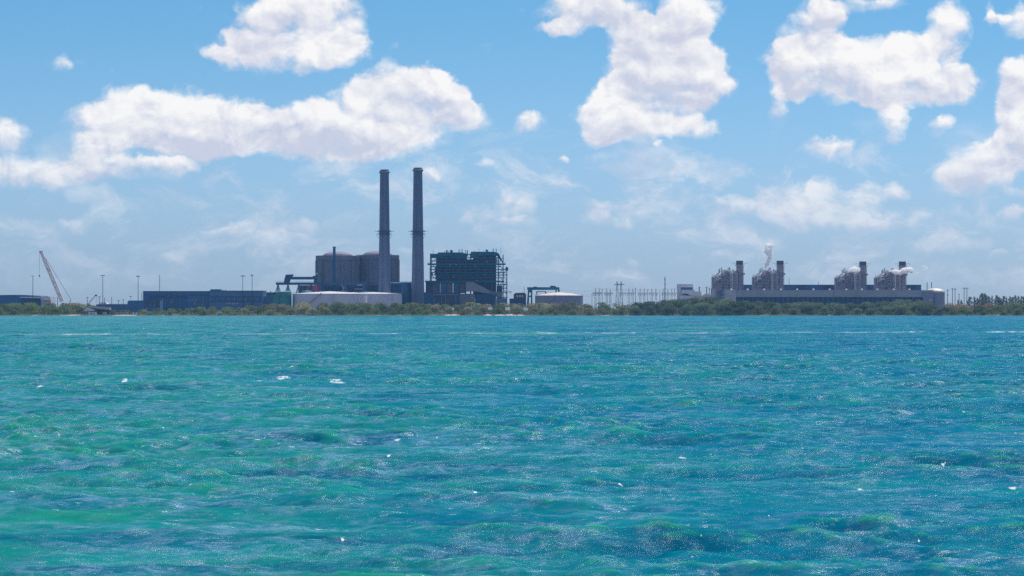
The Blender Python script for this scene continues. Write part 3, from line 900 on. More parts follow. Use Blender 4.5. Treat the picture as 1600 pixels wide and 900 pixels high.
    MB().prism([(PX(768.4, D), PZ(455.5, D)), (PX(784.5, D), PZ(456, D)), (PX(784.5, D), PZ(464.5, D)), (PX(778, D), PZ(465, D)), (PX(768.4, D), PZ(459.6, D))], D - 6.5, D - .7).build('fan_housing', M['grey'], t)
    for (a, b, tp, mm) in ((676, 718, 457.5, 'brown'), (718.3, 742, 459, 'grey'), (742.3, 775, 460, 'bluedark'), (775.3, 792, 466, 'bluewall2')):
        MB().box(PX(a, D), PX(b, D), D - 9, D - 6.6, GZ - .3, PZ(tp, D)).build('front_building', M[mm], t)
    m = MB()
    m.box(PX(679, D), PX(716, D), D - 9.4, D - 9.01, PZ(461.2, D), PZ(460, D))
    for px in (690, 696, 712): m.box(PX(px, D), PX(px + .7, D), D - 9.4, D - 9.01, GZ, PZ(461.3, D))
    m.build('trim', M['greyp'], t)
    MB().lathe(PX(738, D), D - 10.5, [(.5, PZ(466, D)), (.5, PZ(464.3, D))], 8).build('lamp_head', M['cream'], t)
boiler_building()


# ------------------------------------------------------------------ small blue gantry over the tank
def small_gantry():
    D = 2960
    t = thing('gantry_crane', (PX(848, D), D, GZ), 'teal blue gantry crane with one thick box leg above the grey walled tank', 'crane')
    for dy in (-4, 4):
        MB().box(PX(823.8, D), PX(874, D), D + dy - .7, D + dy + .7, PZ(453, D), PZ(448.8, D)).build('girder', M['blue2'], t)
        m = MB()
        m.prism([(PX(822, D), GZ), (PX(825, D), PZ(453.01, D)), (PX(827, D), PZ(453.01, D)), (PX(826, D), GZ)], D + dy - .6, D + dy + .6)
        m.prism([(PX(829.5, D), GZ), (PX(829.5, D), PZ(453.01, D)), (PX(831.8, D), PZ(453.01, D)), (PX(831.8, D), GZ)], D + dy - .6, D + dy + .6)
        for a, b in ((453.02, 457), (462, 464)): m.box(PX(826.3, D), PX(829.4, D), D + dy - .5, D + dy + .5, PZ(b, D), PZ(a, D))
        m.build('leg', M['blue2'], t)
        MB().box(PX(867.8, D), PX(869.8, D), D + dy - .5, D + dy + .5, GZ, PZ(453.01, D)).build('leg', M['blue2'], t)
    MB().prism([(PX(859, D), PZ(448.79, D)), (PX(860.5, D), PZ(446.2, D)), (PX(867, D), PZ(446.8, D)), (PX(870, D), PZ(448.79, D))], D - 4.5, D + 4.5).build('trolley', M['blue'], t)
    MB().prism([(PX(871.5, D), PZ(453.02, D)), (PX(872, D), PZ(457.8, D)), (PX(874, D), PZ(457.8, D)), (PX(874.5, D), PZ(453.02, D))], D - 2, D + 2).build('operator_cab', M['blue'], t)
    MB().box(PX(833.5, D), PX(838.5, D), D - 2, D + 2, PZ(448.79, D), PZ(447.8, D)).build('hoist', M['steeld'], t)
small_gantry()
def pipe_portal():
    D = 2990
    t = MB()
    zt = PZ(455.4, D)
    t.tube([(PX(838.6, D), D, GZ), (PX(838.6, D), D, zt), (PX(852.8, D), D, zt), (PX(852.8, D), D, GZ)], .75, 8)
    t.box(PX(838, D), PX(840, D), D - .5, D + .5, PZ(458, D), zt - .5)
    t.box(PX(851.8, D), PX(853.8, D), D - .5, D + .5, PZ(459.5, D), zt - .5)
    t.build('pipe_portal', M['steeld'], None, (PX(845, D), D, GZ), label='dark pipe frame shaped like a goal under the small blue gantry', cat='pipe frame')
pipe_portal()
def pump_house():
    D = 2950
    t = thing('pump_house', (PX(812, D), D, GZ), 'small brown pump house with pale windows left of the thick gantry leg', 'building')
    MB().box(PX(802.5, D), PX(822, D), D, D + 10, GZ - .3, PZ(460.2, D)).build('wall', M['rust'], t)
    MB().prism([(PX(802, D), PZ(460.2, D) + .01), (PX(806, D), PZ(457.6, D)), (PX(819, D), PZ(457.3, D)), (PX(823, D), PZ(460.2, D) + .01)], D - .6, D + 10.6).build('roof', M['rust'], t)
    for px in (807.5, 811.5, 815.2): MB().box(PX(px, D), PX(px + 2, D), D - .15, D - .01, PZ(464.3, D), PZ(461, D)).build('window', M['lag'], t)
    MB().box(PX(796, D), PX(822, D), D - 3, D - .4, GZ - .3, PZ(466.5, D)).build('annex', M['bluedark'], t)
    for px in (798.5, 819): MB().bar((PX(px, D), D + 5, PZ(459, D)), (PX(px, D), D + 5, PZ(448 if px > 810 else 455, D)), .35).build('pipe', M['steeld'], t)
    MB().bar((PX(793.5, D), D - 1, PZ(456, D)), (PX(799, D), D - 1, PZ(456.2, D)), .6).build('pipe', M['steeld'], t)
pump_house()


# ------------------------------------------------------------------ left: long blue buildings
def long_building():
    D = 2990
    t = thing('turbine_hall', (PX(317, D), D, GZ), 'long flat roofed blue grey hall with stepped bands left of the green tank', 'building')
    MB().box(PX(223.5, D), PX(327.8, D), D, D + 40, GZ - .3, PZ(455.6, D)).build('wall', M['bluewall'], t)
    MB().box(PX(328, D), PX(411, D), D - 4, D + 40, GZ - .3, PZ(455, D)).build('wall', M['bluewall2'], t)
    for (a, b, z, dy) in ((223, 327.6, 455.6, -.3), (327.7, 411.5, 455, -4.3)):
        MB().box(PX(a, D), PX(b, D), D + dy, D + 40.3, PZ(z, D) + .003, PZ(z, D) + .5).build('roof_edge', M['bluedark'], t)
    for (a, b, y0, y1, mm, dy) in ((294, 327.9, 461.6, 460.4, 'bluedark', -.2), (328, 411, 464.6, 463, 'bluedark', -4.2), (328, 411, 471.6, 470.2, 'bluedark', -4.2), (240, 293.5, 466, 462, 'bluedark', -.2),
                                   (328, 411, 463, 456.8, 'bluewall2', -4.12), (294.5, 308, 469.6, 468.3, 'greyp', -.3)):
        MB().box(PX(a, D), PX(b, D), D + dy, D + dy + .18, PZ(y0, D), PZ(y1, D)).build('wall_band', M[mm], t)
    m = MB()
    for i in range(20):
        px = 226 + i * 3.4
        m.box(PX(px, D), PX(px + .5, D), D - .25, D - .01, GZ + 1, PZ(457.5, D))
    m.build('cladding_rib', M['bluedark'], t)
    MB().box(PX(233, D), PX(238, D), D - .4, D - .02, PZ(468, D), PZ(461.5, D)).build('louvre_shade_bay', M['bluedark'], t)
    for px in (258, 262.5, 272, 281, 312, 318): MB().box(PX(px, D), PX(px + .5, D), D - .7, D - .26, GZ, PZ(457, D)).build('downpipe', M['greyp'], t)
    for px, w, py in ((252, 4, 466), (266, 5, 470), (301, 6, 472), (314, 4, 474)): MB().box(PX(px, D), PX(px + w, D), D - .6, D - .27, PZ(py + 4, D), PZ(py, D)).build('door', M['grey'], t)
    for px in range(333, 408, 9): MB().box(PX(px, D), PX(px + 4.5, D), D - 4.5, D - 4.21, PZ(468.6, D), PZ(466.4, D)).build('window', M['glass'], t)
    MB().box(PX(328, D), PX(343.5, D), D + 4, D + 22, PZ(455, D) + .51, PZ(451.9, D)).build('penthouse', M['bluewall2'], t)
    for px in (347, 350.5): MB().box(PX(px, D), PX(px + 1.6, D), D + 5, D + 8, PZ(455, D) + .51, PZ(453, D)).build('roof_unit', M['greyp'], t)
    for px in range(355, 372, 4): MB().box(PX(px, D), PX(px + 1.3, D), D - 4.5, D - 4.21, PZ(475.5, D), PZ(473.5, D)).build('window', M['lag'], t)
    MB().box(PX(411.2, D), PX(430, D), D + 6, D + 34, GZ - .3, PZ(463, D)).build('annex', M['bluewall2'], t, label='lower right annex')
    MB().box(PX(415, D), PX(430.3, D), D + 8, D + 30, PZ(462.98, D), PZ(456.6, D)).build('upper_annex', M['blue2'], t, label='teal block on the right annex')
    MB().box(PX(415, D), PX(430.3, D), D + 7.7, D + 7.98, PZ(461.6, D), PZ(460.6, D)).build('trim', M['greyp'], t)
    MB().box(PX(421, D), PX(422, D), D + 10, D + 12, PZ(456.6, D), PZ(454.6, D)).build('roof_unit', M['steeld'], t)
long_building()
def left_annex():
    D = 2940
    t = thing('workshop', (PX(222, D), D, GZ), 'low round edged blue workshop in front of the left end of the long hall', 'building')
    p = [(PX(199, D), GZ - .3), (PX(199, D), PZ(472, D)), (PX(200.2, D), PZ(470.4, D)), (PX(202, D), PZ(470, D)), (PX(250, D), PZ(470, D)), (PX(250, D), GZ - .3)]
    MB().prism(p, D, D + 26).build('wall', M['bluewall'], t)
    MB().box(PX(201, D), PX(250, D), D - .2, D + 26, PZ(470, D) + .003, PZ(469.5, D)).build('roof', M['bluedark'], t)
    MB().box(PX(226, D), PX(250, D), D - .5, D - .01, PZ(478.5, D), PZ(470.6, D)).build('cladding', M['brown'], t)
    for px in (233, 240): MB().box(PX(px, D), PX(px + 3, D), D - .7, D - .51, PZ(479, D), PZ(474, D)).build('door', M['bluewall2'], t)
left_annex()
def low_blue():
    D = 2850
    t = thing('low_shed', (PX(200, D), D, GZ), 'very low blue shed with flat roof behind the white boats and pale wall', 'shed')
    MB().box(PX(165, D), PX(228, D), D, D + 12, GZ - .3, PZ(480.5, D)).build('wall', M['bluewall'], t)
    MB().box(PX(164.5, D), PX(228.5, D), D - .3, D + 12.3, PZ(480.5, D) + .003, PZ(480, D) + .05).build('roof', M['bluewall2'], t)
    D = 3040
    t = thing('white_roofed_shed', (PX(170, D), D, GZ), 'low long shed with bright white roof at the foot of the light masts', 'shed')
    MB().box(PX(150, D), PX(200, D), D, D + 12, GZ, PZ(475.6, D)).build('wall', M['bluewall2'], t)
    MB().prism([(PX(153, D), PZ(475.5, D)), (PX(158, D), PZ(472.5, D)), (PX(165, D), PZ(472.6, D)), (PX(168, D), PZ(474.6, D)), (PX(200, D), PZ(475.0, D)), (PX(200, D), PZ(475.55, D))], D - .8, D + 12.5).build('roof', M['white'], t)
low_blue()
def far_left_building():
    D = 3000
    t = thing('warehouse', (PX(20, D), D, GZ), 'blue warehouse with gently arched roof at the far left edge', 'building')
    top = [(PX(-60, D), PZ(464, D)), (PX(-20, D), PZ(462.6, D)), (PX(14, D), PZ(461.9, D)), (PX(36, D), PZ(461.9, D)), (PX(54, D), PZ(462.9, D)), (PX(64, D), PZ(463.6, D))]
    MB().prism([(PX(-60, D), GZ - .3)] + top + [(PX(64, D), GZ - .3)], D, D + 45).build('wall', M['bluewall'], t)
    MB().prism(top + [(x, z + .7) for x, z in top[::-1]], D - .5, D + 45.5).build('roof', M['bluewall2'], t)
    MB().prism([(PX(32, D), PZ(465.4, D)), (PX(32, D), PZ(464, D)), (PX(80, D), PZ(463.4, D)), (PX(80, D), PZ(469, D)), (PX(64.5, D), PZ(466.2, D))], D - 6, D - .6).build('fascia', M['lav'], t)
    MB().box(PX(64.3, D), PX(79.8, D), D - .5, D + 30, GZ - .3, PZ(463.8, D)).build('annex', M['lav'], t)
    MB().box(PX(65, D), PX(79, D), D - 6.4, D - 6.05, PZ(468.8, D), PZ(467.6, D)).build('trim', M['lag'], t)
far_left_building()


# ------------------------------------------------------------------ cranes
def lattice_crane():
    D = 2920
    t = thing('crawler_crane', (PX(103, D), D, GZ), 'crawler crane with tall leaning white and red lattice boom left of the light masts', 'crane')
    foot, tip = Vector((PX(97.3, D), D, PZ(471, D))), Vector((PX(64.5, D), D, PZ(394, D)))
    segs = 8
    for i in range(segs):
        a, b = foot.lerp(tip, i / segs), foot.lerp(tip, (i + 1) / segs)
        m = MB(); lattice(m, a, b, 2.4 * (1 - .45 * max(0, (i - 5)) / 3), 1.7, 1.05)
        m.build('boom_section', M['redwhite_w'], t)
        if i in (1, 3, 5):
            MB().bar(a, a.lerp(b, .3), 2.5).build('boom_joint', M['white'], t)
    MB().prism([(tip.x - 1.9, tip.z + 1.2), (tip.x - 1.5, tip.z - .6), (tip.x + 1.3, tip.z - 1.2), (tip.x + 1.3, tip.z + .9)], D - .8, D + .8).build('boom_head', M['red'], t)
    hx = tip.x - 1.6
    MB().bar((hx, D, tip.z), (hx, D, PZ(430, D)), .16).build('hoist_rope', M['steeld'], t)
    m = MB(); zz = PZ(430, D)
    m.box(hx - .55, hx + .55, D - .4, D + .4, zz - 1.0, zz)
    m.lathe(hx, D, [(.12, zz - 1.6), (.45, zz - 1.3), (.3, zz - 1.0)], 8)
    m.build('hook_block', M['black'], t)
    back = Vector((PX(110.5, D), D, PZ(467.5, D)))
    MB().bar(tip + Vector((.6, .5, 0)), back + Vector((0, .5, 0)), .16).bar(tip + Vector((.6, -.5, 0)), back + Vector((0, -.5, 0)), .16).build('pendant_rope', M['steeld'], t)
    MB().bar((PX(104, D), D, GZ + 3), back, .7).bar((PX(110, D), D, GZ + 3), back, .5).build('mast', M['redwhite_w'], t)
    m = MB()
    m.box(PX(97, D), PX(112.5, D), D - 2.2, D + 2.2, GZ + 2.2, GZ + 5.0); m.build('engine_house', M['red'], t)
    MB().box(PX(95.5, D), PX(99, D), D - 3.2, D - 2.2, GZ + 2.2, GZ + 5.2).build('operator_cab', M['glass'], t)
    for dy in (-3, 3):
        MB().prism([(PX(96, D), GZ + .4), (PX(97, D), GZ - .1), (PX(110, D), GZ - .1), (PX(111, D), GZ + .4), (PX(111, D), GZ + 1.3), (PX(110, D), GZ + 1.8), (PX(97, D), GZ + 1.8), (PX(96, D), GZ + 1.3)], D + dy - .6, D + dy + .6).build('track', M['black'], t)
lattice_crane()
def small_crane():
    D = 2930
    t = thing('mobile_crane', (PX(139, D), D, GZ), 'small mobile crane with short pale boom and dark tip right of the lattice crane', 'crane')
    MB().bar((PX(139, D), D, PZ(473.5, D)), (PX(149, D), D, PZ(461.8, D)), 1.3, w2=.9).build('boom', M['redwhite_w'], t)
    MB().bar((PX(145, D), D, PZ(466.5, D)), (PX(149.5, D), D, PZ(461.2, D)), .7).build('boom_extension', M['red'], t)
    MB().box(PX(148.6, D), PX(151.4, D), D - .6, D + .6, PZ(462.5, D), PZ(460.4, D)).build('boom_head', M['black'], t)
    MB().bar((PX(150.3, D), D, PZ(462.4, D)), (PX(150.3, D), D, PZ(474, D)), .2).build('hoist_rope', M['steeld'], t)
    MB().box(PX(133, D), PX(146, D), D - 1.3, D + 1.3, GZ + 1, GZ + 3.2).build('chassis', M['yellow'], t)
    MB().box(PX(135.5, D), PX(140.5, D), D - 1.25, D + 1.25, GZ + 3.21, PZ(474, D)).build('engine_house', M['yellow'], t)
    for px in (134.5, 137, 142, 144.5):
        w = MB()
        for dy in (-1.4, 1.4):
            n = 14; vs = []
            for yy in (D + dy - .25, D + dy + .25):
                vs += [(PX(px, D) + .6 * math.cos(2 * math.pi * i / n), yy, GZ + .6 + .6 * math.sin(2 * math.pi * i / n)) for i in range(n)]
            w.add(vs, [tuple(range(n)), tuple(range(2 * n - 1, n - 1, -1))] + [(i, i + n, (i + 1) % n + n, (i + 1) % n) for i in range(n)])
        w.build('wheel', M['black'], t)
small_crane()


# ------------------------------------------------------------------ light masts and poles
def light_mast(px, top, D, head, label, base=None, w=.55):
    x = PX(px, D); z0 = GZ if base is None else base; zt = PZ(top, D)
    t = thing('light_mast', (x, D, z0), label, 'light mast', 'tall light masts on the left of the plant')
    MB().bar((x, D, z0), (x, D, zt), w * 1.15, 8, w * .75).build('pole', M['steeld'], t)
    if head == 'ring':
        MB().lathe(x, D, [(.4, zt - .2), (1.7, zt + .1), (1.7, zt + .45), (.3, zt + .6)], 16).build('lamp_ring', M['steel'], t)
        for i in range(6):
            a = i * math.pi / 3
            MB().lathe(x + 1.7 * math.cos(a), D + 1.7 * math.sin(a), [(.45, zt - .5), (.4, zt + .05)], 8).build('lamp_head', M['silver'], t)
    elif head == 'tee':
        MB().box(x - 2.0, x + 2.0, D - .2, D + .2, zt - .1, zt + .15).build('crossarm', M['steeld'], t)
        for s_ in (-1.8, 0, 1.8): MB().box(x + s_ - .3, x + s_ + .3, D - .6, D, zt + .16, zt + .5).build('lamp_head', M['silver'], t)
    elif head == 'ball':
        MB().lathe(x, D, [(.4, zt - .8), (1.0, zt - .2), (1.2, zt + .5), (.7, zt + 1.3), (.2, zt + 1.5)], 14).build('lamp_head', M['silver'], t)
    else:
        MB().box(x - .7, x + .3, D - .3, D + .3, zt, zt + .5).build('lamp_head', M['steel'], t)
    return t
light_mast(51.3, 431.5, 2985, 'tee', 'thin light mast with flat T shaped top rising behind the arched warehouse')
light_mast(160.6, 430.6, 2980, 'ring', 'tall light mast with dark ring head standing between the two cranes and the long hall')
light_mast(215.8, 431.6, 2975, 'ring', 'tall light mast with bright ring head at the left end of the long hall')
light_mast(249.5, 431.4, 2950, 'stub', 'thin plain light mast with tiny head in front of the long hall')
light_mast(379.3, 431.2, 2985, 'ring', 'tall light mast with dark ring head before the right part of the long hall')
light_mast(394.0, 430.4, 2985, 'ball', 'tall light mast with bright bulb like head at the right end of the long hall')

def pole(px, top, D, label, arm=0, w=.35, group='thin short poles behind the left shore', bot=None, arms=None, name='utility_pole'):
    x = PX(px, D); zt = PZ(top, D)
    t = thing(name, (x, D, GZ), label, 'pole', group)
    MB().bar((x, D, GZ), (x, D, zt), w * 1.1, 8, w * .8).build('post', M['pole'], t)
    if arms is None and arm: arms = [(0.5, arm)]
    for (dz, a) in (arms or []):
        c = MB().box(x - a, x + a, D - .15, D + .15, zt - dz - .15, zt - dz + .15)
        c.build('crossarm', M['pole'], t)
        m = MB()
        for s_ in (-.9, .9): m.bar((x + a * s_, D, zt - dz + .15), (x + a * s_, D, zt - dz + .6), .18, 6)
        m.build('insulator', M['steel'], t)
    return t
for px, top, arm, lab in ((90, 464.5, .9, 'short pole with little crossarm showing just left of the lattice boom foot'),
                          (136.5, 464, 1.2, 'short pole with crossarm immediately left of the small mobile crane'),
                          (155.3, 463, 1.6, 'short pole with crossarm immediately left of the first ring headed light mast'),
                          (163.3, 465, 0, 'short bare pole immediately right of the first ring headed light mast'),
                          (174.5, 464, 0, 'thick short bare pole above the white roofed shed'),
                          (185.2, 469, 1.4, 'lowest short pole with wide crossarm above the white roofed shed'),
                          (192.5, 467.5, .7, 'short pole with narrow crossarm left of the blue workshop'),
                          (221.7, 457, 0, 'thin bare pole touching the left edge of the long hall')):
    pole(px, top, 3020, lab, arm, .55)
t = pole(204, 463.5, 3020, 'short pole carrying a flat teal lamp above the blue workshop', 0, .2)
MB().box(PX(202.8, 3020), PX(205.4, 3020), 3019.4, 3020.6, PZ(463.9, 3020), PZ(462.6, 3020)).build('lamp_head', M['blue2'], t)


# ------------------------------------------------------------------ substation
def spike(m, x, D, z0, z1, w=1.3):
    for a in (-w / 2, w / 2):
        for b in (-w / 2, w / 2):
            m.bar((x + a, D + b, z0), (x, D, z1), .2)
    n = 4
    for i in range(n):
        f, g = i / n, (i + 1) / n
        m.bar((x - w / 2 * (1 - f), D - w / 2 * (1 - f), z0 + (z1 - z0) * f), (x + w / 2 * (1 - g), D - w / 2 * (1 - g), z0 + (z1 - z0) * g), .16)
def switch_gantry(cols, top, beam_y, a, b, label, D=3090, mm='steeld'):
    xm = PX((a + b) / 2, D)
    t = thing('switchyard_gantry', (xm, D, GZ), label, 'gantry', 'steel gantries of the switchyard')
    zb = PZ(beam_y, D)
    for i, px in enumerate(cols):
        m = MB(); x = PX(px, D)
        for s_ in (-.65, .65):
            m.bar((x + s_ * 1.25, D - .6, GZ), (x + s_, D - .4, zb), .26)
            m.bar((x + s_ * 1.25, D + .6, GZ), (x + s_, D + .4, zb), .26)
        n = 6
        for j in range(n):
            z0, z1 = GZ + (zb - GZ) * j / n, GZ + (zb - GZ) * (j + 1) / n
            s_ = .75 if j % 2 else -.75
            m.bar((x - s_, D - .5, z0), (x + s_, D - .5, z1), .18)
        spike(m, x, D, zb, PZ(top + (i % 2) * .6, D))
        m.build('column', M[mm], t)
    m = MB()
    lattice(m, (PX(a, D), D, zb), (PX(b, D), D, zb), 1.0, 1.3, .25)
    m.build('beam', M[mm], t)
    m = MB()
    for k in range(int((b - a) / 3)):
        x = PX(a + 1.5 + k * 3, D)
        m.bar((x, D, zb - .5), (x, D, zb - 2.6), .32, 6)
    m.build('insulator', M['rust'], t)
    return t
switch_gantry((930.5, 936.3), 450, 458, 926, 941.5, 'dark switchyard gantry with two spiked columns nearest the grey walled tank')
switch_gantry((948, 953.6), 450.5, 458.5, 943.5, 958, 'dark switchyard gantry with two spiked columns left of the two tallest towers')
switch_gantry((982.6, 988.6), 450, 458.3, 967, 993, 'switchyard gantry with two spiked columns right of the two tallest towers', mm='steel')
switch_gantry((1000.3, 1006.7), 450, 458.6, 996, 1012, 'switchyard gantry with two spiked columns above the start of the dense mangroves', mm='steel')
switch_gantry((1018.4, 1024.8), 450, 458.4, 1013, 1029, 'switchyard gantry with two spiked columns left of the thick steel monopole', mm='steel')
switch_gantry((1036.2, 1043.4, 1049.5), 450.5, 458.4, 1033, 1057, 'switchyard gantry behind the thick steel monopole beside the white building', mm='steel')
def lattice_tower(px, top, D, label):
    x = PX(px, D); zt = PZ(top, D); t = thing('lattice_tower', (x, D, GZ), label, 'tower', 'tall lattice towers of the switchyard')
    m = MB(); n = 9; W = 1.7
    P_ = lambda f, a, b: (x + a * W * (1 - .78 * f), D + b * W * (1 - .78 * f), GZ + (zt - GZ) * f)
    for a in (-1, 1):
        for b in (-1, 1): m.bar(P_(0, a, b), P_(1, a, b), .3)
    for i in range(n):
        f, g = i / n, (i + 1) / n
        s_ = 1 if i % 2 else -1
        m.bar(P_(f, -s_, -1), P_(g, s_, -1), .2); m.bar(P_(f, -1, -s_), P_(g, -1, s_), .2)
        m.bar(P_(g, -1, -1), P_(g, 1, -1), .18)
    m.build('lattice_body', M['steeld'], t)
    for dz, w in ((1.5, 3.0),):
        c = MB(); lattice(c, (x - w, D, zt - 2.7), (x + w, D, zt - 2.7), .6, .9, .22); c.build('crossarm', M['steeld'], t)
    return t
lattice_tower(964.3, 440, 3060, 'tall dark lattice tower, left one of the two rising above the switchyard')
lattice_tower(970.6, 440, 3066, 'tall dark lattice tower, right one of the two rising above the switchyard')
t = pole(1039, 432.5, 3060, 'thick tapered steel monopole, tallest post beside the white building', 0, .9, group=None, name='monopole')
for zz in (437, 444, 451):
    MB().box(PX(1037.4, 3060), PX(1040.6, 3060), 3059.8, 3060.2, PZ(zz, 3060) - .12, PZ(zz, 3060) + .12).build('step_bracket', M['steeld'], t)
for px, top, lab in ((925, 459, 'thin short switchyard post nearest the grey walled tank'), (941, 452.5, 'thin switchyard post between the first two spiked gantries'), (993, 450, 'rusty brown switchyard post right of the third spiked gantry'),
                     (1012, 452, 'thin switchyard post right of the fourth spiked gantry'), (1031, 455, 'thin switchyard post left of the thick monopole'), (1054.2, 451.5, 'dark switchyard post touching the left side of the white building')):
    pole(px, top, 3080, lab, .5, .42, group='thin posts of the switchyard')
def equipment():
    D = 3075
    rnd = random.Random(4)
    t = thing('switchgear', (PX(980, D), D, GZ), 'low row of transformers and bushings under the switchyard gantries', 'switchgear')
    for i in range(20):
        px = 917 + i * 6.9
        w = 1.0 + rnd.random() * 1.2; h = 2.5 + rnd.random() * 3.5
        b = MB().box(PX(px, D) - w, PX(px, D) + w, D - 1, D + 1, GZ, GZ + 3 + h * .6)
        b.build('transformer', M['steel' if i % 3 else 'bluedark'], t)
        c = MB()
        for s_ in (-.6, 0, .6): c.bar((PX(px, D) + s_, D, GZ + 3 + h * .6), (PX(px, D) + s_ * 1.3, D, GZ + 5.2 + h), .22, 6)
        c.build('bushing', M['rust'], t)
equipment()
def wires():
    D = 3085
    m = MB()
    rnd = random.Random(2)
    for (a, ya, b, yb) in ((874, 451, 930, 454), (880, 459, 930, 460), (930, 450.3, 1060, 450.6), (905, 461.3, 930, 461.2), (936, 452, 1056, 452.4), (1060, 450.8, 1113, 447), (1113, 452, 1060, 454)):
        n = 14; pts = []
        for i in range(n + 1):
            f = i / n
            pts.append((PX(a + (b - a) * f, D), D, PZ(ya + (yb - ya) * f, D) - 1.2 * 4 * f * (1 - f)))
        m.tube(pts, .11, 3)
    m.build('power_line', M['steeld'], None, (PX(990, D), D, PZ(452, D)), label='thin dark overhead wires strung across the switchyard', cat='wires')
wires()
def white_building():
    D = 3050
    t = thing('control_building', (PX(1072, D), D, GZ), 'white block with blue window band and low white wing beside the switchyard', 'building')
    MB().box(PX(1059, D), PX(1083, D), D, D + 16, GZ - .3, PZ(444.6, D)).build('wall', M['lav'], t)
    MB().box(PX(1058.7, D), PX(1083.3, D), D - .2, D + 16.2, PZ(444.6, D) + .003, PZ(443.9, D)).build('roof', M['lav'], t)
    MB().box(PX(1064, D), PX(1082.8, D), D - .25, D - .01, PZ(452.6, D), PZ(449, D)).build('window_band', M['bluewall'], t)
    MB().prism([(PX(1065, D), PZ(459, D)), (PX(1065.5, D), PZ(453, D)), (PX(1084, D), PZ(453, D)), (PX(1086, D), PZ(455.6, D)), (PX(1095, D), PZ(455.8, D)), (PX(1095, D), PZ(463, D)), (PX(1078, D), PZ(461.5, D)), (PX(1072, D), PZ(458.5, D))], D - 8, D - .4).build('wing_roof', M['white'], t)
    MB().box(PX(1062, D), PX(1096, D), D - 7.5, D - .5, GZ - .3, PZ(461.8, D)).build('wing', M['lav'], t)
    MB().box(PX(1045, D), PX(1068, D), D - 14, D - 9, GZ - .3, PZ(468, D)).build('low_annex', M['white'], t)
    t = thing('low_pink_shed', (PX(1105, D), D, GZ), 'low pinkish white shed between the white block and the first boiler unit', 'shed')
    MB().box(PX(1095.4, D), PX(1112, D), D - 3, D + 5, GZ - .3, PZ(461, D)).build('wall', M['lav'], t)
    MB().prism([(PX(1098, D), PZ(461, D) + .01), (PX(1101, D), PZ(458.9, D)), (PX(1107, D), PZ(458.8, D)), (PX(1112.2, D), PZ(460.7, D))], D - 3.4, D + 5.4).build('roof', M['cream'], t)
white_building()
for px, top, w, lab in ((1092.6, 448, 1.1, 'thick dark stub pole above the low white wing'), (1104.2, 448.3, 1.0, 'thick dark stub pole above the low pinkish shed'), (1108.3, 449.6, .7, 'thinner dark pole just right of the one above the pinkish shed'), (1111.4, 451, .8, 'short dark pole touching the first boiler unit')):
    pole(px, top, 3090, lab, .8, w, group='dark poles left of the first boiler unit')
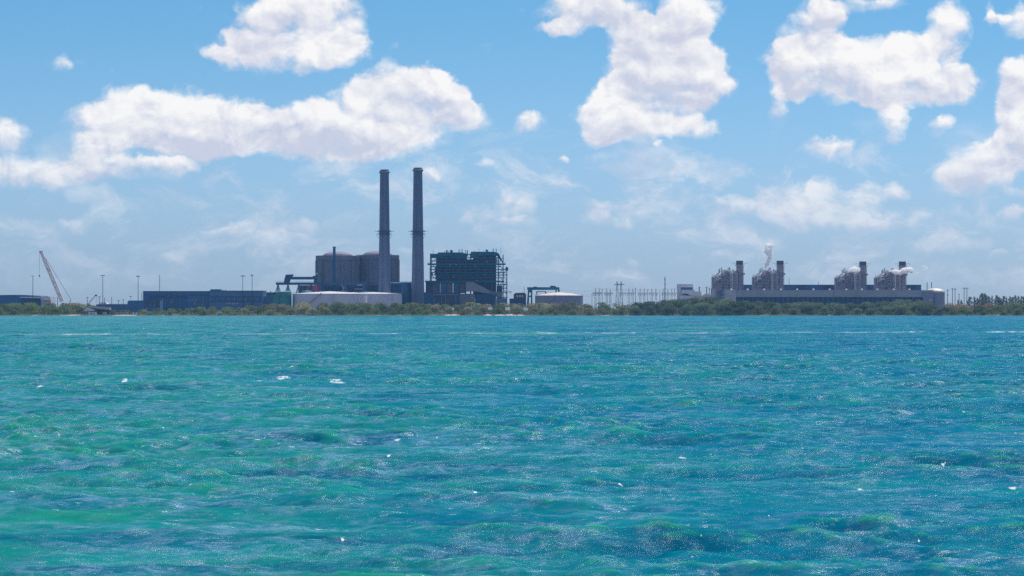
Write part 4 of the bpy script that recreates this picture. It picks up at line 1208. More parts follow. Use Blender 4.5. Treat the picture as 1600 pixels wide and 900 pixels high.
# ------------------------------------------------------------------ right plant: heat recovery boilers with stacks
def hrsg_unit(x0, D, label, body_label=None):
    """x0: photo column of the left edge of the unit; 50 columns wide"""
    rnd = random.Random(21)
    X = lambda dx: PX(x0 + dx, D)
    Zp = lambda y: PZ(y, D)
    t = thing('boiler_unit', (X(25), D, GZ), label, 'boiler unit', 'heat recovery boiler units on the right')
    # stepped body
    MB().box(X(.6), X(10.5), D, D + 17, GZ, Zp(432.5)).build('inlet_casing', M['hrsg'], t)
    MB().prism([(X(10.6), GZ), (X(10.6), Zp(431)), (X(19), Zp(425)), (X(24), Zp(423.8)), (X(38.2), Zp(423.8)), (X(38.2), GZ)], D + .5, D + 17.5).build('boiler_casing', M['hrsg'], t)
    for dx in (.4, 5.5, 10, 14.8, 19.5, 24.3, 29, 33.5, 37.5):
        top = 431.5 if dx < 9 else (428 if dx < 14 else 421.5)
        MB().box(X(dx) - .3, X(dx) + .3, D - .9, D - .2, GZ, Zp(top)).build('column', M['steel'], t)
    for (y, a, b) in ((452, 0, 39), (447.5, 0, 39), (443, 0, 39), (438.5, 0, 39), (434, 0, 39), (429.5, 8, 39), (425.3, 14, 39)):
        m = MB().box(X(a), X(b), D - 1.8, D - .95, Zp(y) - .3, Zp(y))
        m.bar((X(a), D - 1.7, Zp(y) + 1.1), (X(b), D - 1.7, Zp(y) + 1.1), .12)
        for k in range(int((b - a) / 3)): m.bar((X(a + k * 3), D - 1.7, Zp(y)), (X(a + k * 3), D - 1.7, Zp(y) + 1.1), .1)
        m.build('walkway', M['steel'], t)
    m = MB()
    for i, (a, b) in enumerate(((14.8, 24.3), (14.8, 24.3), (14.8, 24.3), (0.4, 10), (0.4, 10))):
        y = (447.5, 438.5, 429.5, 443, 434)[i]
        m.bar((X(a), D - 2.1, Zp(y)), (X(b), D - 2.1, Zp(y - 7.5)), .75)
    m.build('stair', M['greyp'], t)
    # silver drums and piping on top
    for (dx, y, r, L) in ((16.8, 424.7, 1.2, 13), (26.5, 424.2, 1.1, 13), (31, 426, .9, 12), (1.8, 433.6, .9, 9), (6, 431, .8, 9)):
        n = 16; vs = []
        cx, cz = X(dx), Zp(y) + r * .6
        for yy in (D - 2.6, D - 2.6 + L):
            vs += [(cx + r * 1.5 * math.cos(2 * math.pi * i / n), yy, cz + r * math.sin(2 * math.pi * i / n)) for i in range(n)]
        mm = MB()
        mm.add(vs, [(i, i + n, (i + 1) % n + n, (i + 1) % n) for i in range(n)], True)
        mm.add(vs, [tuple(range(n)), tuple(range(2 * n - 1, n - 1, -1))])
        mm.build('steam_drum', M['silver'], t)
    m = MB()
    for k in range(22):
        dx = 1 + rnd.random() * 36
        yt = 431 if dx < 10 else (427 if dx < 15 else 422.5)
        y = yt + rnd.random() * 6; L = 1.5 + rnd.random() * 5
        if k % 2: m.bar((X(dx), D - 2.3, Zp(y)), (X(min(dx + L, 38)), D - 2.3, Zp(y)), .5 + rnd.random() * .4, 8)
        else: m.bar((X(dx), D - 2.5, Zp(y - 1)), (X(dx), D - 2.5, Zp(y + L)), .45 + rnd.random() * .4, 8)
    m.build('steam_pipe', M['lag'], t)
    for k in range(12):
        m = MB()
        dx = 2 + rnd.random() * 34; yt = 436 + rnd.random() * 10
        m.box(X(dx), X(dx + 1 + rnd.random() * 2), D - .19, D - .01, Zp(yt + 2 + rnd.random() * 6), Zp(yt))
        m.build('louvre_shade_bay', M['bluedark'], t)  # dark plates painting shaded bays onto the casing
    m = MB()
    m.tube([(X(31.3), D - 2.2, GZ), (X(31.3), D - 2.2, Zp(426))], .9, 8)
    m.tube([(X(29), D - 2.2, GZ), (X(29), D - 2.2, Zp(429))], .6, 8)
    m.build('riser_pipe', M['lag'], t)
    # vent silencers, safety-valve stacks on the roof
    for (dx, y0, y1, w) in ((10.6, 427, 421, .5), (12.2, 425, 419.8, .9), (15, 423.5, 417.8, .8), (20.2, 424, 421.5, 1.3), (22.5, 424, 420.3, .4), (25.5, 424, 418.2, .7), (27.3, 424, 417.4, .8), (28.6, 424, 418.6, .5), (33, 424, 420.6, .9), (36, 424, 421.6, .6), (1.2, 433, 428.3, .4), (3.2, 433, 430, .8), (6.5, 431, 428.6, .8)):
        MB().bar((X(dx), D + 3, Zp(y0) - 1), (X(dx), D + 3, Zp(y1)), w, 8).build('vent_pipe', M['steel'] if w < .8 else M['rust'], t)
    # stack
    cx = X(43.9); R = 5.45 * D / F; zt = Zp(407.2)
    s_ = MB().lathe(cx, D + 8, [(R, GZ), (R * .985, zt - 4.2)], 32); s_.build('stack', M['stackm'], t)
    MB().lathe(cx, D + 8, [(R + .03, zt - 4.2), (R + .06, zt), (R - .5, zt), (R - .5, zt - 1.5)], 32, cap=False).build('stack_rim', M['cdark'], t)
    MB().box(X(38.3), X(40.5), D + 2, D + 15, Zp(452), Zp(425.5)).build('outlet_duct', M['hrsg'], t)
    for (y, ex) in ((415.2, 1.35), (428.6, 1.1), (418.5, .4), (422, .4), (425, .4), (432, .5), (436, .5), (440, .5), (444, .5)):
        m = MB()
        zz = Zp(y); rr = R + ex
        m.lathe(cx, D + 8, [(R - .1, zz - .25), (rr, zz - .25), (rr, zz), (R - .1, zz)], 32, cap=False)
        if ex > 1:
            for i in range(12):
                a = 2 * math.pi * i / 12
                m.bar((cx + rr * math.cos(a), D + 8 + rr * math.sin(a), zz), (cx + rr * math.cos(a), D + 8 + rr * math.sin(a), zz + 1.2), .12)
            m.lathe(cx, D + 8, [(rr - .1, zz + 1.1), (rr, zz + 1.1), (rr, zz + 1.25), (rr - .1, zz + 1.25)], 32, cap=False)
        m.build('stack_platform' if ex > 1 else 'stiffening_ring', M['steel'] if ex > 1 else M['stackm'], t)
    zz = Zp(411)
    MB().bar((cx - R - 4.2, D + 8 - R * .4, zz), (cx + R + 4.2, D + 8 - R * .4, zz), .3).build('jib_beam', M['steeld'], t)
    MB().box(cx + R * .9, cx + R + 1.5, D + 5, D + 9, Zp(429.5), Zp(426.5)).build('sampling_cabin', M['steel'], t)
    MB().bar((cx + R + .5, D + 7, GZ), (cx + R + .3, D + 7, Zp(415)), .4).build('ladder', M['steel'], t)
    return t
DR = 3200
u1 = hrsg_unit(1112.6, DR, 'grey boiler unit with stack and no steam, leftmost of four, beside the pinkish shed')
for x0, lab in ((1176, 'grey boiler unit, second of four, below the tall curling steam column'),
                (1305.6, 'grey boiler unit, third of four, with small low steam puff left of its stack'),
                (1367.6, 'grey boiler unit nearest the cream domed tank, its stack crossed by white steam')):
    c = copy_tree(u1)
    c.location.x = PX(x0 + 25, DR)
    c['label'] = lab
    if x0 > 1300:
        c.scale.z = .985


def cooling_building():
    D = 3140
    t = thing('cooling_building', (PX(1280, D), D, GZ), 'very long low pale grey cooling building in front of the four boiler units', 'building')
    MB().box(PX(1150, D), PX(1458, D), D, D + 16, PZ(464.2, D), PZ(453.3, D)).build('wall', M['coolw'], t)
    MB().box(PX(1115, D), PX(1149.9, D), D - 1, D + 16, GZ - .3, PZ(453.1, D)).build('end_wall', M['coolw2'], t, label='paler solid left end')
    MB().box(PX(1152, D), PX(1446, D), D + 1.5, D + 15, GZ - .3, PZ(464.3, D)).build('louvre_base', M['bluedark'], t, label='dark recessed louvres under the pale wall')
    m = MB()
    for i in range(38): m.box(PX(1153 + i * 7.8, D), PX(1153.7 + i * 7.8, D), D + .4, D + 1.2, GZ - .3, PZ(464.3, D))
    m.build('support_post', M['tankg'], t)
    for px in (1143, 1168.6, 1194.2, 1220.6, 1246, 1271.6, 1297, 1323, 1347.3, 1371.4, 1397, 1421.6):
        f = MB().lathe(PX(px, D), D + 4, [(1.15, PZ(453.2, D)), (1.0, PZ(452, D)), (.5, PZ(451.2, D)), (.35, PZ(450.6, D))], 12)
        f.build('roof_vent', M['lag'], t)
    for k, (y0, y1) in enumerate(((470, 465), (465, 461), (461, 457), (457, 453.3))):
        a, b = (1120, 1130) if k % 2 else (1130, 1120)
        st = MB()
        st.bar((PX(a, D), D - 2.2, PZ(y0, D)), (PX(b, D), D - 2.2, PZ(y1, D)), .55)
        st.box(PX(1119, D), PX(1131, D), D - 3, D - 1.05, PZ(y1, D) - .2, PZ(y1, D))
        st.build('stair', M['bluewall2'], t)
    for px in (1119, 1125, 1131): MB().box(PX(px, D), PX(px + .4, D), D - 3.3, D - 3.05, GZ, PZ(452.4, D)).build('stair_post', M['bluewall2'], t)
    MB().box(PX(1442, D), PX(1458.2, D), D - 2, D - .01, GZ - .3, PZ(456, D)).build('pump_annex', M['tankg'], t)
    MB().box(PX(1451, D), PX(1456, D), D - 2.2, D - 2.01, PZ(469.4, D), PZ(468.3, D)).build('notice_board', M['sign'], t)
    D2 = 3215
    t2 = thing('turbine_hall', (PX(1300, D2), D2, GZ), 'long dark blue hall band showing behind the pale cooling building between boiler units', 'building')
    MB().box(PX(1150, D2), PX(1441, D2), D2 + 8, D2 + 34, GZ - .3, PZ(445.3, D2)).build('wall', M['bluewall'], t2)
    MB().box(PX(1149.8, D2), PX(1441.3, D2), D2 + 7.7, D2 + 34.3, PZ(445.3, D2) + .003, PZ(444.9, D2) + .1).build('roof_edge', M['bluewall2'], t2)
    for (a, b) in ((1226, 1242), (1247, 1258), (1266, 1283), (1289, 1303), (1419, 1432), (1162, 1172)):
        MB().box(PX(a, D2), PX(b, D2), D2 + 7.6, D2 + 7.98, PZ(452.5, D2), PZ(446.2, D2)).build('cladding_panel', M['brown' if a % 2 else 'bluewall2'], t2)
    for px, top in ((1234.5, 434.5), (1280.3, 439.6)):
        MB().bar((PX(px, D2), D2 + 12, PZ(445, D2)), (PX(px, D2), D2 + 12, PZ(top, D2)), .45).build('roof_mast', M['steel'], t2)
    # slim mast before the wall
    pole(1303, 456, 3120, 'slim grey lattice post in front of the pale cooling building wall', .8, .7, group=None)
cooling_building()
pole(1448.6, 441.6, 3200, 'dark post behind the cream domed tank, left one of the pair', .4, .8, group='pair of posts behind the cream domed tank')
pole(1455.6, 441.2, 3200, 'dark post behind the cream domed tank, right one of the pair', .4, .8, group='pair of posts behind the cream domed tank')
for px, top, arms, lab in ((1480.6, 452, [(1, 1.2), (5.2, 1.2)], 'line pole with two crossarms nearest the cream domed tank'),
                           (1488.2, 450, [(1, 1.0)], 'line pole second to the right of the cream domed tank'),
                           (1492.3, 450.2, [(1, 1.4)], 'line pole third to the right of the cream domed tank'),
                           (1498.5, 459, [(.6, .7)], 'short slim line pole midway between the taller pole pairs'),
                           (1506.5, 448.7, [(1.1, 1.6)], 'tall line pole, left one of the pair nearest the pine grove'),
                           (1510.8, 448.9, [(1.1, 1.6)], 'tall line pole, right one of the pair nearest the pine grove')):
    pole(px, top, 3040, lab, arms=arms, w=.62, group='line poles right of the cream domed tank')


# ------------------------------------------------------------------ steam
def steam(name, px_list, D, label, dens=.16, scale=.35, seed=0):
    """px_list: (column, row, radius in columns) puffs, merged into one volume"""
    rnd = random.Random(seed)
    vs_all, f_all = [], []
    import bmesh
    x0, y0 = px_list[0][0], px_list[0][1]
    mball = bpy.data.metaballs.new(name)
    mo = bpy.data.objects.new(name + '_shape', mball)
    C.objects.link(mo)
    k = D / F
    mball.resolution = .8; mball.threshold = .35
    for (px, py, r) in px_list:
        for j in range(3):
            e = mball.elements.new()
            e.co = ((px - x0) * k + rnd.uniform(-.35, .35) * r * k, rnd.uniform(-.5, .5) * r * k, (y0 - py) * k + rnd.uniform(-.35, .35) * r * k)
            e.radius = r * k * rnd.uniform(1.6, 2.1)
    dg = bpy.context.evaluated_depsgraph_get()
    me = bpy.data.meshes.new_from_object(mo.evaluated_get(dg))
    bpy.data.objects.remove(mo); bpy.data.metaballs.remove(mball)
    me.name = name
    o = bpy.data.objects.new(name, me)
    o.location = (PX(x0, D), D, PZ(y0, D))
    C.objects.link(o)
    m = bpy.data.materials.new('steam_vapour'); m.use_nodes = True
    T = NT(m.node_tree)
    co = T.n('ShaderNodeTexCoord').outputs['Object']
    n = T.noise(co, scale, 3, .6)
    d = T.sm(n, .26, .50, dens * .2, dens)
    v = T.n('ShaderNodeVolumePrincipled', {'Color': (1, 1, 1, 1), 'Density': d, 'Anisotropy': .35})
    T.n('ShaderNodeOutputMaterial', {'Volume': v.outputs[0]})
    me.materials.clear(); me.materials.append(m)
    m.cycles.volume_step_rate = 1.0
    tag(o, label, 'steam', 'steam plumes over the right plant')
    return o
steam('steam_plume', [(1196.6, 417.5, 1.8), (1198, 412.5, 2.6), (1200, 407.5, 3.2), (1202, 402.5, 3.3), (1203.2, 397.5, 3.0), (1199.5, 393.5, 3.2), (1203.8, 392.5, 2.8), (1198.2, 387.5, 2.5), (1199.5, 383.5, 2.4), (1204.5, 384, 2.6), (1206, 388, 1.9)], 3195,
      'tall curling column of white steam rising over the second boiler unit', 1.1, .25, 1)
steam('steam_plume', [(1327, 424, 1.7), (1331, 421.6, 2.8), (1335.5, 420.2, 3.4), (1340, 421.5, 2.6)], 3195, 'low thin white steam puff left of the third stack', .5, .25, 2)
steam('steam_plume', [(1390, 423.5, 1.3), (1394.5, 424, 1.9), (1400, 425.3, 2.7), (1406, 425.8, 3.1), (1411.5, 423.8, 3.4), (1417, 422.8, 3.2), (1422.5, 421.6, 3.0), (1425, 424.6, 1.8)], 3185, 'long white steam trail blowing right across the fourth stack', 1.0, .25, 3)
steam('steam_plume', [(1431.5, 429.5, 2.0), (1433.5, 427.5, 1.8)], 3185, 'faint small steam wisp low to the right of the fourth stack', .12, .22, 4)
steam('steam_plume', [(1442.5, 420.5, 2.0), (1444.5, 417, 2.2), (1447.2, 419.5, 1.9)], 3185, 'small detached steam wisp farthest right in the sky', .25, .22, 5)


# ------------------------------------------------------------------ shore things
def shore_house():
    D = 2632; g = .5
    t = thing('boat_shed', (PX(150, D), D, g), 'weathered open boat shed with long pale sloping roof on the left shore', 'shed')
    MB().prism([(PX(137, D), PZ(479.3, D)), (PX(139, D), PZ(478.8, D)), (PX(171.5, D), PZ(480.4, D)), (PX(171.5, D), PZ(484.4, D)), (PX(160, D), PZ(483.2, D)), (PX(150, D), PZ(482, D))], D - .5, D + 9).build('roof', M['roofg'], t)
    MB().prism([(PX(130, D), PZ(486.5, D)), (PX(137.5, D), PZ(479.8, D)), (PX(148.5, D), PZ(484.5, D)), (PX(148.5, D), PZ(486, D))], D - 1.2, D - .55).build('gable', M['lav'], t)
    for px in (130.5, 137, 148, 159, 170.5): MB().box(PX(px, D), PX(px + .7, D), D - .4, D, g, PZ(484, D)).build('post', M['wood'], t)
    MB().box(PX(137, D), PX(171, D), D + 8, D + 8.4, g, PZ(483, D)).build('back_wall', M['wood'], t)
    D = 2622
    def hut(a, b, top, bot, label, mm='lag', nm='hut', win=True):
        t = thing(nm, (PX((a + b) / 2, D), D, .2), label, 'hut')
        MB().box(PX(a, D), PX(b, D), D, D + 2.5, .15, PZ(top, D)).build('wall', M[mm], t)
        MB().box(PX(a, D) - .2, PX(b, D) + .2, D - .2, D + 2.7, PZ(top, D) + .003, PZ(top, D) + .25).build('roof', M['roofg'], t)
        if win:
            w = (b - a)
            for f in (.25, .62): MB().box(PX(a + w * f, D), PX(a + w * (f + .16), D), D - .06, D - .003, PZ(top + 3, D), PZ(top + 1.1, D)).build('window', M['glass'], t)
    hut(138, 150.5, 487.8, 492, 'pinkish white hut with dark openings at the water below the boat shed')
    hut(160.3, 166, 488, 492, 'small pinkish hut at the water right of the larger one', 'coolw2')
    for (px, lab) in ((168.5, 'small white boat hull pulled ashore right of the huts'), (198.5, 'small white boat pulled ashore before the pale seawall')):
        b = MB(); L = 1.6; x = PX(px, D)
        sec = [(-1, .15, .5), (-.6, .8, .0), (.4, .8, 0), (1, .55, .0)]
        vs, fs = [], []
        for (f, w, z) in sec:
            xx = x + f * L
            vs += [(xx, D - w, .95), (xx, D - w * .4, .25 + z), (xx, D + w * .4, .25 + z), (xx, D + w, .95)]
        for i in range(3):
            for j in range(3):
                a_ = i * 4 + j; fs.append((a_, a_ + 4, a_ + 5, a_ + 1))
        fs.append((3, 2, 1, 0)); fs.append((12, 13, 14, 15))
        b.add(vs, fs, True)
        tt = thing('rowing_boat', (x, D, .3), lab, 'boat')
        b.build('hull', M['white'], tt)
        MB().box(x - .3, x + .1, D - .75, D + .75, .72, .8).build('bench', M['wood'], tt)
    t = thing('seawall', (PX(190, D), D, .1), 'pale low seawall with posts along the left shore below the blue shed', 'seawall')
    for i in range(7):
        a = 178 + i * 3.3
        MB().box(PX(a, D), PX(a + 3.0, D), D - .3, D + .3, -.4, PZ(487.9 + (i % 3) * .3, D)).build('panel', M['rock'], t)
    for px in (199.5, 208, 212.5): MB().box(PX(px, D), PX(px + .6, D), D - .5, D + .5, -.5, PZ(487.6, D)).build('post', M['cream'], t)
shore_house()
def sign_board(px, py, w, h, label, tri=False):
    D = 2616
    x = PX(px, D); k = D / F
    t = thing('notice_board', (x, D, .2), label, 'sign', 'white notice boards along the shore')
    zc = PZ(py, D)
    for s_ in (-.35, .35):
        MB().box(x + s_ * w * k - .08, x + s_ * w * k + .08, D + .05, D + .2, -.2, zc + .3).build('post', M['wood'], t)
    if tri:
        MB().prism([(x - w * k / 2, zc + h * k * .2), (x + w * k / 2, zc + h * k / 2), (x + w * k * .1, zc - h * k / 2)], D - .05, D + .04).build('board', M['sign'], t)
    else:
        MB().box(x - w * k / 2, x + w * k / 2, D - .05, D + .04, zc - h * k / 2, zc + h * k / 2).build('board', M['sign'], t)
sign_board(708, 483, 4.5, 4, 'tattered white notice board left of the three square ones', True)
sign_board(765.8, 482, 6.6, 4.0, 'white rectangular notice board, first of three below the boiler building')
sign_board(793.3, 482.4, 7.2, 4.6, 'white rectangular notice board, middle of three, below the brown pump house')
sign_board(821.4, 482.8, 6.6, 4.4, 'white rectangular notice board, last of three, below the small gantry leg')
def shore_post(px, top, col, label):
    D = 2614
    x = PX(px, D)
    o = MB().lathe(x, D, [(.25, -.6), (.25, PZ(top, D) - .35), (.4, PZ(top, D) - .3), (.4, PZ(top, D))], 10)
    o.build('mooring_post', M[col], None, (x, D, -.2), label=label, cat='post', group='pale posts at the waterline')
shore_post(34.5, 489.8, 'sign', 'white topped mooring post at the water near the far left edge')
shore_post(262.5, 489.6, 'cream', 'pale mooring post at the water below the long hall')
shore_post(337.8, 489.4, 'cream', 'pale mooring post at the water below the penthouse of the long hall')
shore_post(391.5, 489.2, 'cream', 'pale mooring post at the water below the bulb headed light mast')
def rocks():
    rnd = random.Random(9)
    spans = [(697, 718, 10, 'flat sandy rock on the beach below the tattered notice board'), (757, 768, 8, 'sandy rock at the water below the first square notice board'),
             (772, 806, 22, 'sandy rock at the water below the middle square notice board'), (808, 818, 5, 'sandy rock at the water just left of the last square notice board'),
             (92, 128, 16, 'pinkish rubble stone at the water left of the boat shed')]
    for a, b, n, lab in spans:
        for i in range(n):
            D = 2609 + rnd.random() * 4
            x = PX(a + (b - a) * (i + rnd.random()) / n, D)
            r = .6 + rnd.random() * .7; h = .35 + rnd.random() * .5
            m = MB(); nn = 9
            jit = [rnd.uniform(.7, 1.2) for _ in range(nn)]
            rings = []
            for (f, z) in ((1, -.4), (1.05, .1), (.8, .6 * h + .1), (.35, h + .12)):
                rings.append([(x + r * 1.5 * f * jit[i_] * math.cos(2 * math.pi * i_ / nn), D + r * f * jit[(i_ + 3) % nn] * math.sin(2 * math.pi * i_ / nn), z) for i_ in range(nn)])
            vs = sum(rings, [])
            fs = [(k_ * nn + i_, k_ * nn + (i_ + 1) % nn, (k_ + 1) * nn + (i_ + 1) % nn, (k_ + 1) * nn + i_) for k_ in range(3) for i_ in range(nn)]
            fs.append(tuple(3 * nn + i_ for i_ in range(nn)))
            m.add(vs, fs)
            m.build('rock', M['rock'], None, (x, D, 0), label=lab, cat='rock', group='rocks: ' + lab)
rocks()


# ------------------------------------------------------------------ vegetation
def leaf_mat(name, c1, c2, tip):
    m = bpy.data.materials.new(name); m.use_nodes = True
    T = NT(m.node_tree)
    co = T.n('ShaderNodeTexCoord').outputs['Object']
    oi = T.n('ShaderNodeObjectInfo').outputs['Random']
    n = T.noise(co, .35, 3, .6)
    n2 = T.noise(co, 2.2, 2, .5)
    c = T.mix(T.sm(n, .35, .65), c1, c2)
    c = T.mix(T.sm(n2, .56, .74, 0, .8), c, tip)
    h = T.n('ShaderNodeHueSaturation', {'Hue': T.m('MULTIPLY_ADD', oi, .05, .475), 'Saturation': T.m('MULTIPLY_ADD', oi, -.35, 1.12), 'Value': T.m('MULTIPLY_ADD', T.m('FRACT', T.m('MULTIPLY', oi, 7.3)), .7, .7), 'Color': c})
    d = T.n('ShaderNodeBsdfDiffuse', {'Color': h.outputs[0]})
    tr = T.n('ShaderNodeBsdfTranslucent', {'Color': h.outputs[0]})
    mx = T.n('ShaderNodeMixShader', (.28, d.outputs[0], tr.outputs[0]))
    T.n('ShaderNodeOutputMaterial', (mx.outputs[0],))
    return m
LM = dict(
    dark=leaf_mat('dense_mangrove_leaves', (.13, .175, .115), (.215, .275, .155), (.34, .40, .22)),
    olive=leaf_mat('olive_mangrove_leaves', (0.126, 0.170, 0.091), (0.252, 0.307, 0.121), (0.546, 0.569, 0.201)),
    dry=leaf_mat('dry_scrub_leaves', (0.210, 0.205, 0.131), (0.400, 0.376, 0.201), (0.800, 0.751, 0.402)),
    red=leaf_mat('reddish_scrub_leaves', (0.420, 0.194, 0.141), (0.462, 0.273, 0.201), (0.630, 0.410, 0.241)),
    pine=leaf_mat('grey_pine_needles', (0.156, 0.182, 0.172), (0.228, 0.273, 0.218), (0.264, 0.312, 0.241)),
    palm=leaf_mat('palm_leaves', (0.148, 0.227, 0.081), (0.294, 0.342, 0.121), (0.588, 0.592, 0.201)),
)
bark = mat('grey_bark', (.20, .17, .15), .9, var=.2, scale=2)


def quads_mesh(name, cen, size, nrm_bias, rng, m, stretch=1.0):
    n = len(cen)
    nr = rng.normal(size=(n, 3)) + nrm_bias
    nr /= np.linalg.norm(nr, axis=1)[:, None]
    t1 = np.cross(nr, rng.normal(size=(n, 3))); t1 /= np.linalg.norm(t1, axis=1)[:, None]
    t2 = np.cross(nr, t1)
    s = size[:, None]
    a, b = t1 * s * stretch, t2 * s * .6
    co = np.stack([cen - a * .5 - b * .2, cen - b * .5 + a * .05, cen + a * .55, cen + b * .5 - a * .05], 1).reshape(-1, 3)
    me = bpy.data.meshes.new(name)
    me.vertices.add(n * 4); me.vertices.foreach_set('co', co.astype(np.float32).ravel())
    me.loops.add(n * 4); me.loops.foreach_set('vertex_index', np.arange(n * 4, dtype=np.int32))
    me.polygons.add(n); me.polygons.foreach_set('loop_start', np.arange(n, dtype=np.int32) * 4)
    me.update(calc_edges=True)
    me.materials.append(m)
    return me


def bush_proto(seed, m, lobes=9, leaves=900, W=6.5, H=8.0, base=.12, size=.75):
    """mangrove: a low crown of uneven leafy lobes on arching stems; 1 unit = 1 m"""
    rng = np.random.default_rng(seed)
    cs, rs = [], []
    for i in range(lobes):
        a = rng.random() * 2 * math.pi; d = W * .62 * math.sqrt(rng.random())
        z = H * (.30 + .48 * rng.random()) * (1 - .25 * d / W)
        cs.append((d * math.cos(a), d * math.sin(a) * .8, z)); rs.append(H * (.17 + .15 * rng.random()))
    cs.append((0, 0, H * .72)); rs.append(H * .26)
    for k in range(5):      # low skirt to the ground
        a = k * 1.257 + rng.random(); cs.append((W * .7 * math.cos(a), W * .5 * math.sin(a), H * .2)); rs.append(H * .2)
    cen, bias, sz = [], [], []
    for c, r in zip(cs, rs):
        n = int(leaves * (r / H) ** 2 / sum((q / H) ** 2 for q in rs))
        d = rng.normal(size=(n, 3)); d /= np.linalg.norm(d, axis=1)[:, None]
        rad = r * (.62 + .45 * rng.random(n) ** .6)
        p = np.array(c) + d * rad[:, None] * np.array([1.25, 1.15, .82])
        keep = p[:, 2] > base
        cen.append(p[keep]); bias.append((d * 1.1)[keep]); sz.append(size * rng.uniform(.6, 1.25, keep.sum()))
    cen = np.concatenate(cen); bias = np.concatenate(bias); sz = np.concatenate(sz)
    crown = quads_mesh('crown', cen, sz, bias, rng, m)
    tb = MB()
    for k in range(6):
        a = rng.random() * 2 * math.pi
        p0 = (1.2 * math.cos(a), 1.2 * math.sin(a), -.6); p1 = (.7 * math.cos(a + .4), .7 * math.sin(a + .4), H * .25)
        q = cs[k % len(cs)]
        tb.bar(p0, p1, .3, 5, .24); tb.bar(p1, (q[0], q[1], q[2]), .24, 5, .1)
    tm = bpy.data.meshes.new('trunk'); tm.from_pydata(tb.v, [], tb.f); tm.materials.append(bark)
    return crown, tm


def pine_proto(seed, H=12.0):
    rng = np.random.default_rng(seed)
    cen, bias, sz = [], [], []
    nb = 26
    tb = MB(); tb.bar((0, 0, -.5), (.3, 0, H * .5), .4, 6, .25); tb.bar((.3, 0, H * .5), (0, 0, H * .97), .25, 6, .06)
    for i in range(nb):
        z = H * (.18 + .8 * (i / nb)); L = (1 - i / nb) ** .8 * H * .26 * rng.uniform(.5, 1.15) + .4
        a = rng.random() * 2 * math.pi
        tipp = np.array((L * math.cos(a), L * math.sin(a), z + L * .45))
        tb.bar((0.1, 0, z), tuple(tipp), .12, 4, .04)
        n = int(12 + L * 12)
        f = rng.uniform(.25, 1.1, n)[:, None]
        p = np.array((0, 0, z)) * (1 - f) + tipp * f + rng.normal(size=(n, 3)) * .28
        cen.append(p); bias.append(np.tile((0, 0, .3), (n, 1))); sz.append(rng.uniform(.35, .75, n))
    crown = quads_mesh('crown', np.concatenate(cen), np.concatenate(sz), np.concatenate(bias), rng, LM['pine'], 1.5)
    tm = bpy.data.meshes.new('trunk'); tm.from_pydata(tb.v, [], tb.f); tm.materials.append(bark)
    return crown, tm


def palm_proto(seed, H=5.5):
    rng = np.random.default_rng(seed)
    tb = MB(); lean = rng.uniform(-.5, .5)
    pts = [(lean * (f ** 2), 0, -.5 + (H + .5) * f) for f in (0, .35, .7, 1)]
    for a, b in zip(pts, pts[1:]): tb.bar(a, b, .34, 6, .28)
    tm = bpy.data.meshes.new('trunk'); tm.from_pydata(tb.v, [], tb.f); tm.materials.append(bark)
    vs, fs = [], []
    top = np.array(pts[-1])
    for k in range(16):
        a = 2 * math.pi * k / 16 + rng.uniform(-.2, .2); L = rng.uniform(2.1, 3.0); up = rng.uniform(.1, 1.2)
        d = np.array((math.cos(a), math.sin(a), 0)); s_ = np.array((-math.sin(a), math.cos(a), 0))
        pr = None
        for j in range(6):
            f = j / 5
            c = top + d * L * f + np.array((0, 0, up * L * .6 * f - L * .75 * f * f))
            w = .5 * math.sin(math.pi * min(1, f * .85 + .12))
            l = len(vs)
            vs += [tuple(c - s_ * w - np.array((0, 0, w * .5))), tuple(c), tuple(c + s_ * w - np.array((0, 0, w * .5)))]
            if pr is not None:
                fs += [(pr, pr + 1, l + 1, l), (pr + 1, pr + 2, l + 2, l + 1)]
            pr = l
    cm = bpy.data.meshes.new('crown'); cm.from_pydata(vs, [], fs); cm.materials.append(LM['palm'])
    return cm, tm


def plant(name, proto, loc, s, rz, label, cat, group):
    crown, trunk = proto
    e = thing(name, loc, label, cat, group)
    e.rotation_euler = (0, 0, rz); e.scale = s
    for nm, me in (('crown', crown), ('trunk', trunk)):
        o = bpy.data.objects.new(nm, me); C.objects.link(o); o.parent = e
    return e
PROT = {k: [bush_proto(s0 + i, LM[k], lobes=8 + i, leaves=1500) for i in range(4)] for k, s0 in (('dark', 100), ('olive', 200), ('dry', 300))}
PROT['red'] = [bush_proto(400, LM['red'], leaves=700)]
PIN = [pine_proto(500 + i) for i in range(3)]
PAL = [palm_proto(600 + i) for i in range(2)]

TOPS = [(-60, 473), (0, 473), (40, 471), (75, 470.5), (100, 471), (122, 472), (140, 475), (165, 481), (180, 484), (215, 484), (235, 482), (255, 480.5), (290, 481), (310, 478), (340, 478), (365, 479.5), (385, 477), (405, 474), (425, 473), (447, 474), (470, 470.5), (484, 468.5), (497, 472),
        (520, 470), (545, 470), (560, 471), (600, 470.5), (625, 472.5), (650, 471.5), (668, 473.5), (690, 474), (720, 474), (745, 474.5), (775, 473), (800, 473.5), (830, 472.5), (860, 472), (880, 471), (900, 475), (925, 474), (950, 475), (985, 475),
        (997, 471.5), (1015, 470), (1033, 467.5), (1052, 466.5), (1075, 465.5), (1090, 463), (1110, 462.5), (1135, 464.5), (1160, 468), (1185, 470.5), (1205, 471), (1232, 473), (1260, 470.5), (1290, 472.5), (1335, 473), (1370, 470), (1400, 467.5), (1418, 467), (1440, 468.5), (1462, 472.5),
        (1480, 476.5), (1500, 477), (1520, 475.5), (1550, 476.5), (1575, 473.5), (1600, 469.5), (1660, 470)]
TX, TY = zip(*TOPS)
def top_at(px): return float(np.interp(px, TX, TY))
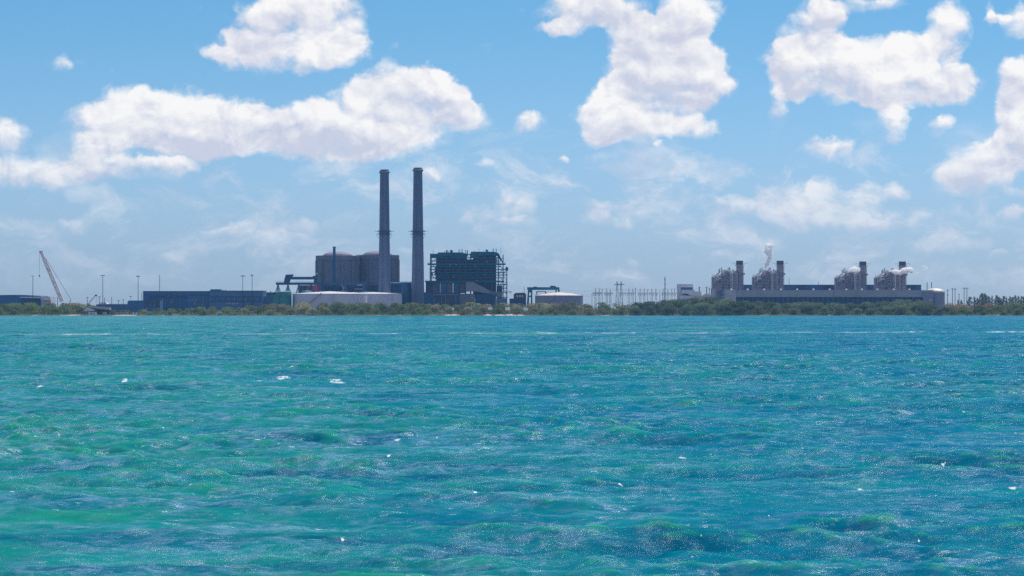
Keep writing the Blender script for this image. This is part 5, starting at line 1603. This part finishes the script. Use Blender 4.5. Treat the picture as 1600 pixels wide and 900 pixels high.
SEG = [(-80, 128, 'olive', 'olive green mangrove bush of the leafy shore at the far left, before the cranes', 'mangroves left of the boat shed'),
       (128, 225, 'olive', 'low olive bush around the boat shed and pale seawall', 'bushes round the boat shed'),
       (225, 420, 'olive', 'low olive green mangrove bush of the row below the long blue hall', 'mangroves below the long hall'),
       (420, 505, 'dry', 'brownish half bare bush of the thicket below the green tank', 'bushes below the green tank'),
       (505, 668, 'olive', 'rounded green mangrove bush of the row below the white tanks and chimneys', 'mangroves below the chimneys'),
       (668, 985, 'dry', 'dry yellowish scrub bush of the stretch with the white notice boards', 'dry scrub below the boiler building and switchyard'),
       (985, 1478, 'dark', 'dense dark green mangrove of the tall thicket below the cooling building', 'dense mangroves below the cooling building'),
       (1478, 1700, 'olive', 'low greyish green bush of the shore right of the cream domed tank', 'bushes at the right end of the shore')]
def vegetation():
    rnd = random.Random(77)
    rows = [(2619, 13.5, .50), (2640, 12.5, .78), (2668, 12.5, 1.0), (2700, 14.5, 1.0)]
    for ri, (D0, step, hf) in enumerate(rows):
        x = PX(-70, D0) + rnd.random() * 6
        while x < PX(1670, D0):
            D = D0 + rnd.uniform(-6, 6) if ri else D0 + rnd.uniform(-2.5, 3)
            px = x / D * F + 800
            seg = next(s_ for s_ in SEG if s_[0] <= px < s_[1] + 1e-6) if px < 1700 else SEG[-1]
            kind = seg[2]
            if kind == 'dry' and px > 668 and (ri == 0 or rnd.random() < .3): kind = rnd.choice(['olive', 'olive', 'dry'])
            if kind == 'olive' and px < 420 and rnd.random() < .18: kind = 'dry'
            zt = PZ(top_at(px) + rnd.uniform(-1.5, .6) - (.9 if kind == 'dark' else 0), D)
            g = .3 + min(1, (D - SHORE) / 80) * .7
            h = (zt - g)
            if ri == 0 and kind != 'dark': h *= rnd.uniform(.35, .62)
            elif ri == 0: h *= rnd.uniform(.5, .72)
            elif ri == 1: h *= rnd.uniform(.68, .92)
            skip = (ri == 0 and (128 < px < 215 or 690 < px < 722 or 752 < px < 832)) or (ri == 1 and 135 < px < 172)
            if not skip and h > 1.5:
                sc = h / 8.0
                wx = rnd.uniform(.85, 1.25) * max(sc, .62) * (1.15 if kind == 'dark' else 1.0)
                lab, gr = seg[3], seg[4]
                plant('mangrove_bush' if kind != 'dry' else 'scrub_bush', rnd.choice(PROT[kind]), (x, D, g - .2), (wx, wx, sc), rnd.uniform(0, 6.28), lab, 'bush', gr)
            x += step * rnd.uniform(.78, 1.22)
    # palms in the dry stretch
    for i, px in enumerate((735, 747, 762, 787, 800, 842, 851, 868, 894, 913, 941, 963)):
        D = 2655 + (i * 37 % 40)
        top = 470.5 + (i * 7 % 5) * .7
        s_ = (PZ(top, D) - 1.0) / 6.3
        plant('palm_tree', PAL[i % 2], (PX(px, D), D, .8), (s_, s_, s_), i * 1.3, 'small palm with drooping fronds standing in the dry scrub stretch', 'palm', 'palms in the dry scrub')
    # grove of grey pines behind the right shore
    pxs = [1497, 1502, 1515.5, 1522.5, 1527, 1531.5, 1534.5, 1538.5, 1541, 1545, 1550, 1557, 1560.5, 1564, 1568.5, 1572.5, 1578, 1582.5, 1586.5, 1591, 1596, 1599.5, 1606, 1613, 1620]
    tp = [463, 465, 461, 462, 460, 456.5, 454.8, 457, 455, 458.5, 459, 460, 458, 462, 460, 463, 457, 460, 458.5, 461, 456.8, 459, 458, 457, 459]
    for i, (px, top) in enumerate(zip(pxs, tp)):
        D = 2990 + (i * 53 % 60)
        s_ = (PZ(top + 1.5, D) - GZ) / 12.0
        plant('casuarina_tree', PIN[i % 3], (PX(px, D), D, GZ), (s_ * (.5 + .13 * (i * 7 % 5)), s_ * (.5 + .13 * (i * 7 % 5)), s_ * (.86 + .05 * (i * 5 % 4))), i * 2.1, 'feathery grey green pine of the grove behind the far right shore', 'tree', 'grove of pines at the far right')
    for i, (px, top) in enumerate(((1482, 470.5), (1489, 471.5), (1498, 471.5), (1504, 472.5), (1512, 473), (1530, 473.5), (1539, 473), (1549, 471.5), (1556, 472.5), (1566, 473.5))):
        D = 2760
        s_ = (PZ(top, D) - GZ) / 8.0
        plant('reddish_bush', PROT['red'][0], (PX(px, D), D, GZ - .2), (s_ * 1.1, s_, s_), i * 1.9, 'reddish brown bush in the low thicket before the right grove', 'bush', 'reddish bushes before the grove')
vegetation()
def undergrowth():
    rng = np.random.default_rng(5)
    n = 30000
    px = rng.uniform(-60, 1660, n)
    D = 2616 + rng.random(n) ** 1.4 * 95
    keep = ~((D < 2632) & (((px > 126) & (px < 216)) | ((px > 694) & (px < 720)) | ((px > 754) & (px < 830))))
    px, D = px[keep], D[keep]; n = len(px)
    x = (px - 800) * D / F
    top = np.interp(px, TX, TY)
    hmax = np.clip((CH + (HZ - top) * D / F) * .55, 1.0, 6)
    z = .3 + rng.random(n) ** 1.3 * hmax * np.clip((D - 2608) / 30, .25, 1)
    cen = np.stack([x, D, z], 1)
    me = quads_mesh('undergrowth', cen, rng.uniform(.5, 1.2, n), np.tile((0, -.5, .8), (n, 1)), rng, LM['olive'])
    o = bpy.data.objects.new('undergrowth', me); C.objects.link(o)
    tag(o, 'tangled low green undergrowth between the shore bushes', None, None, 'stuff')
undergrowth()
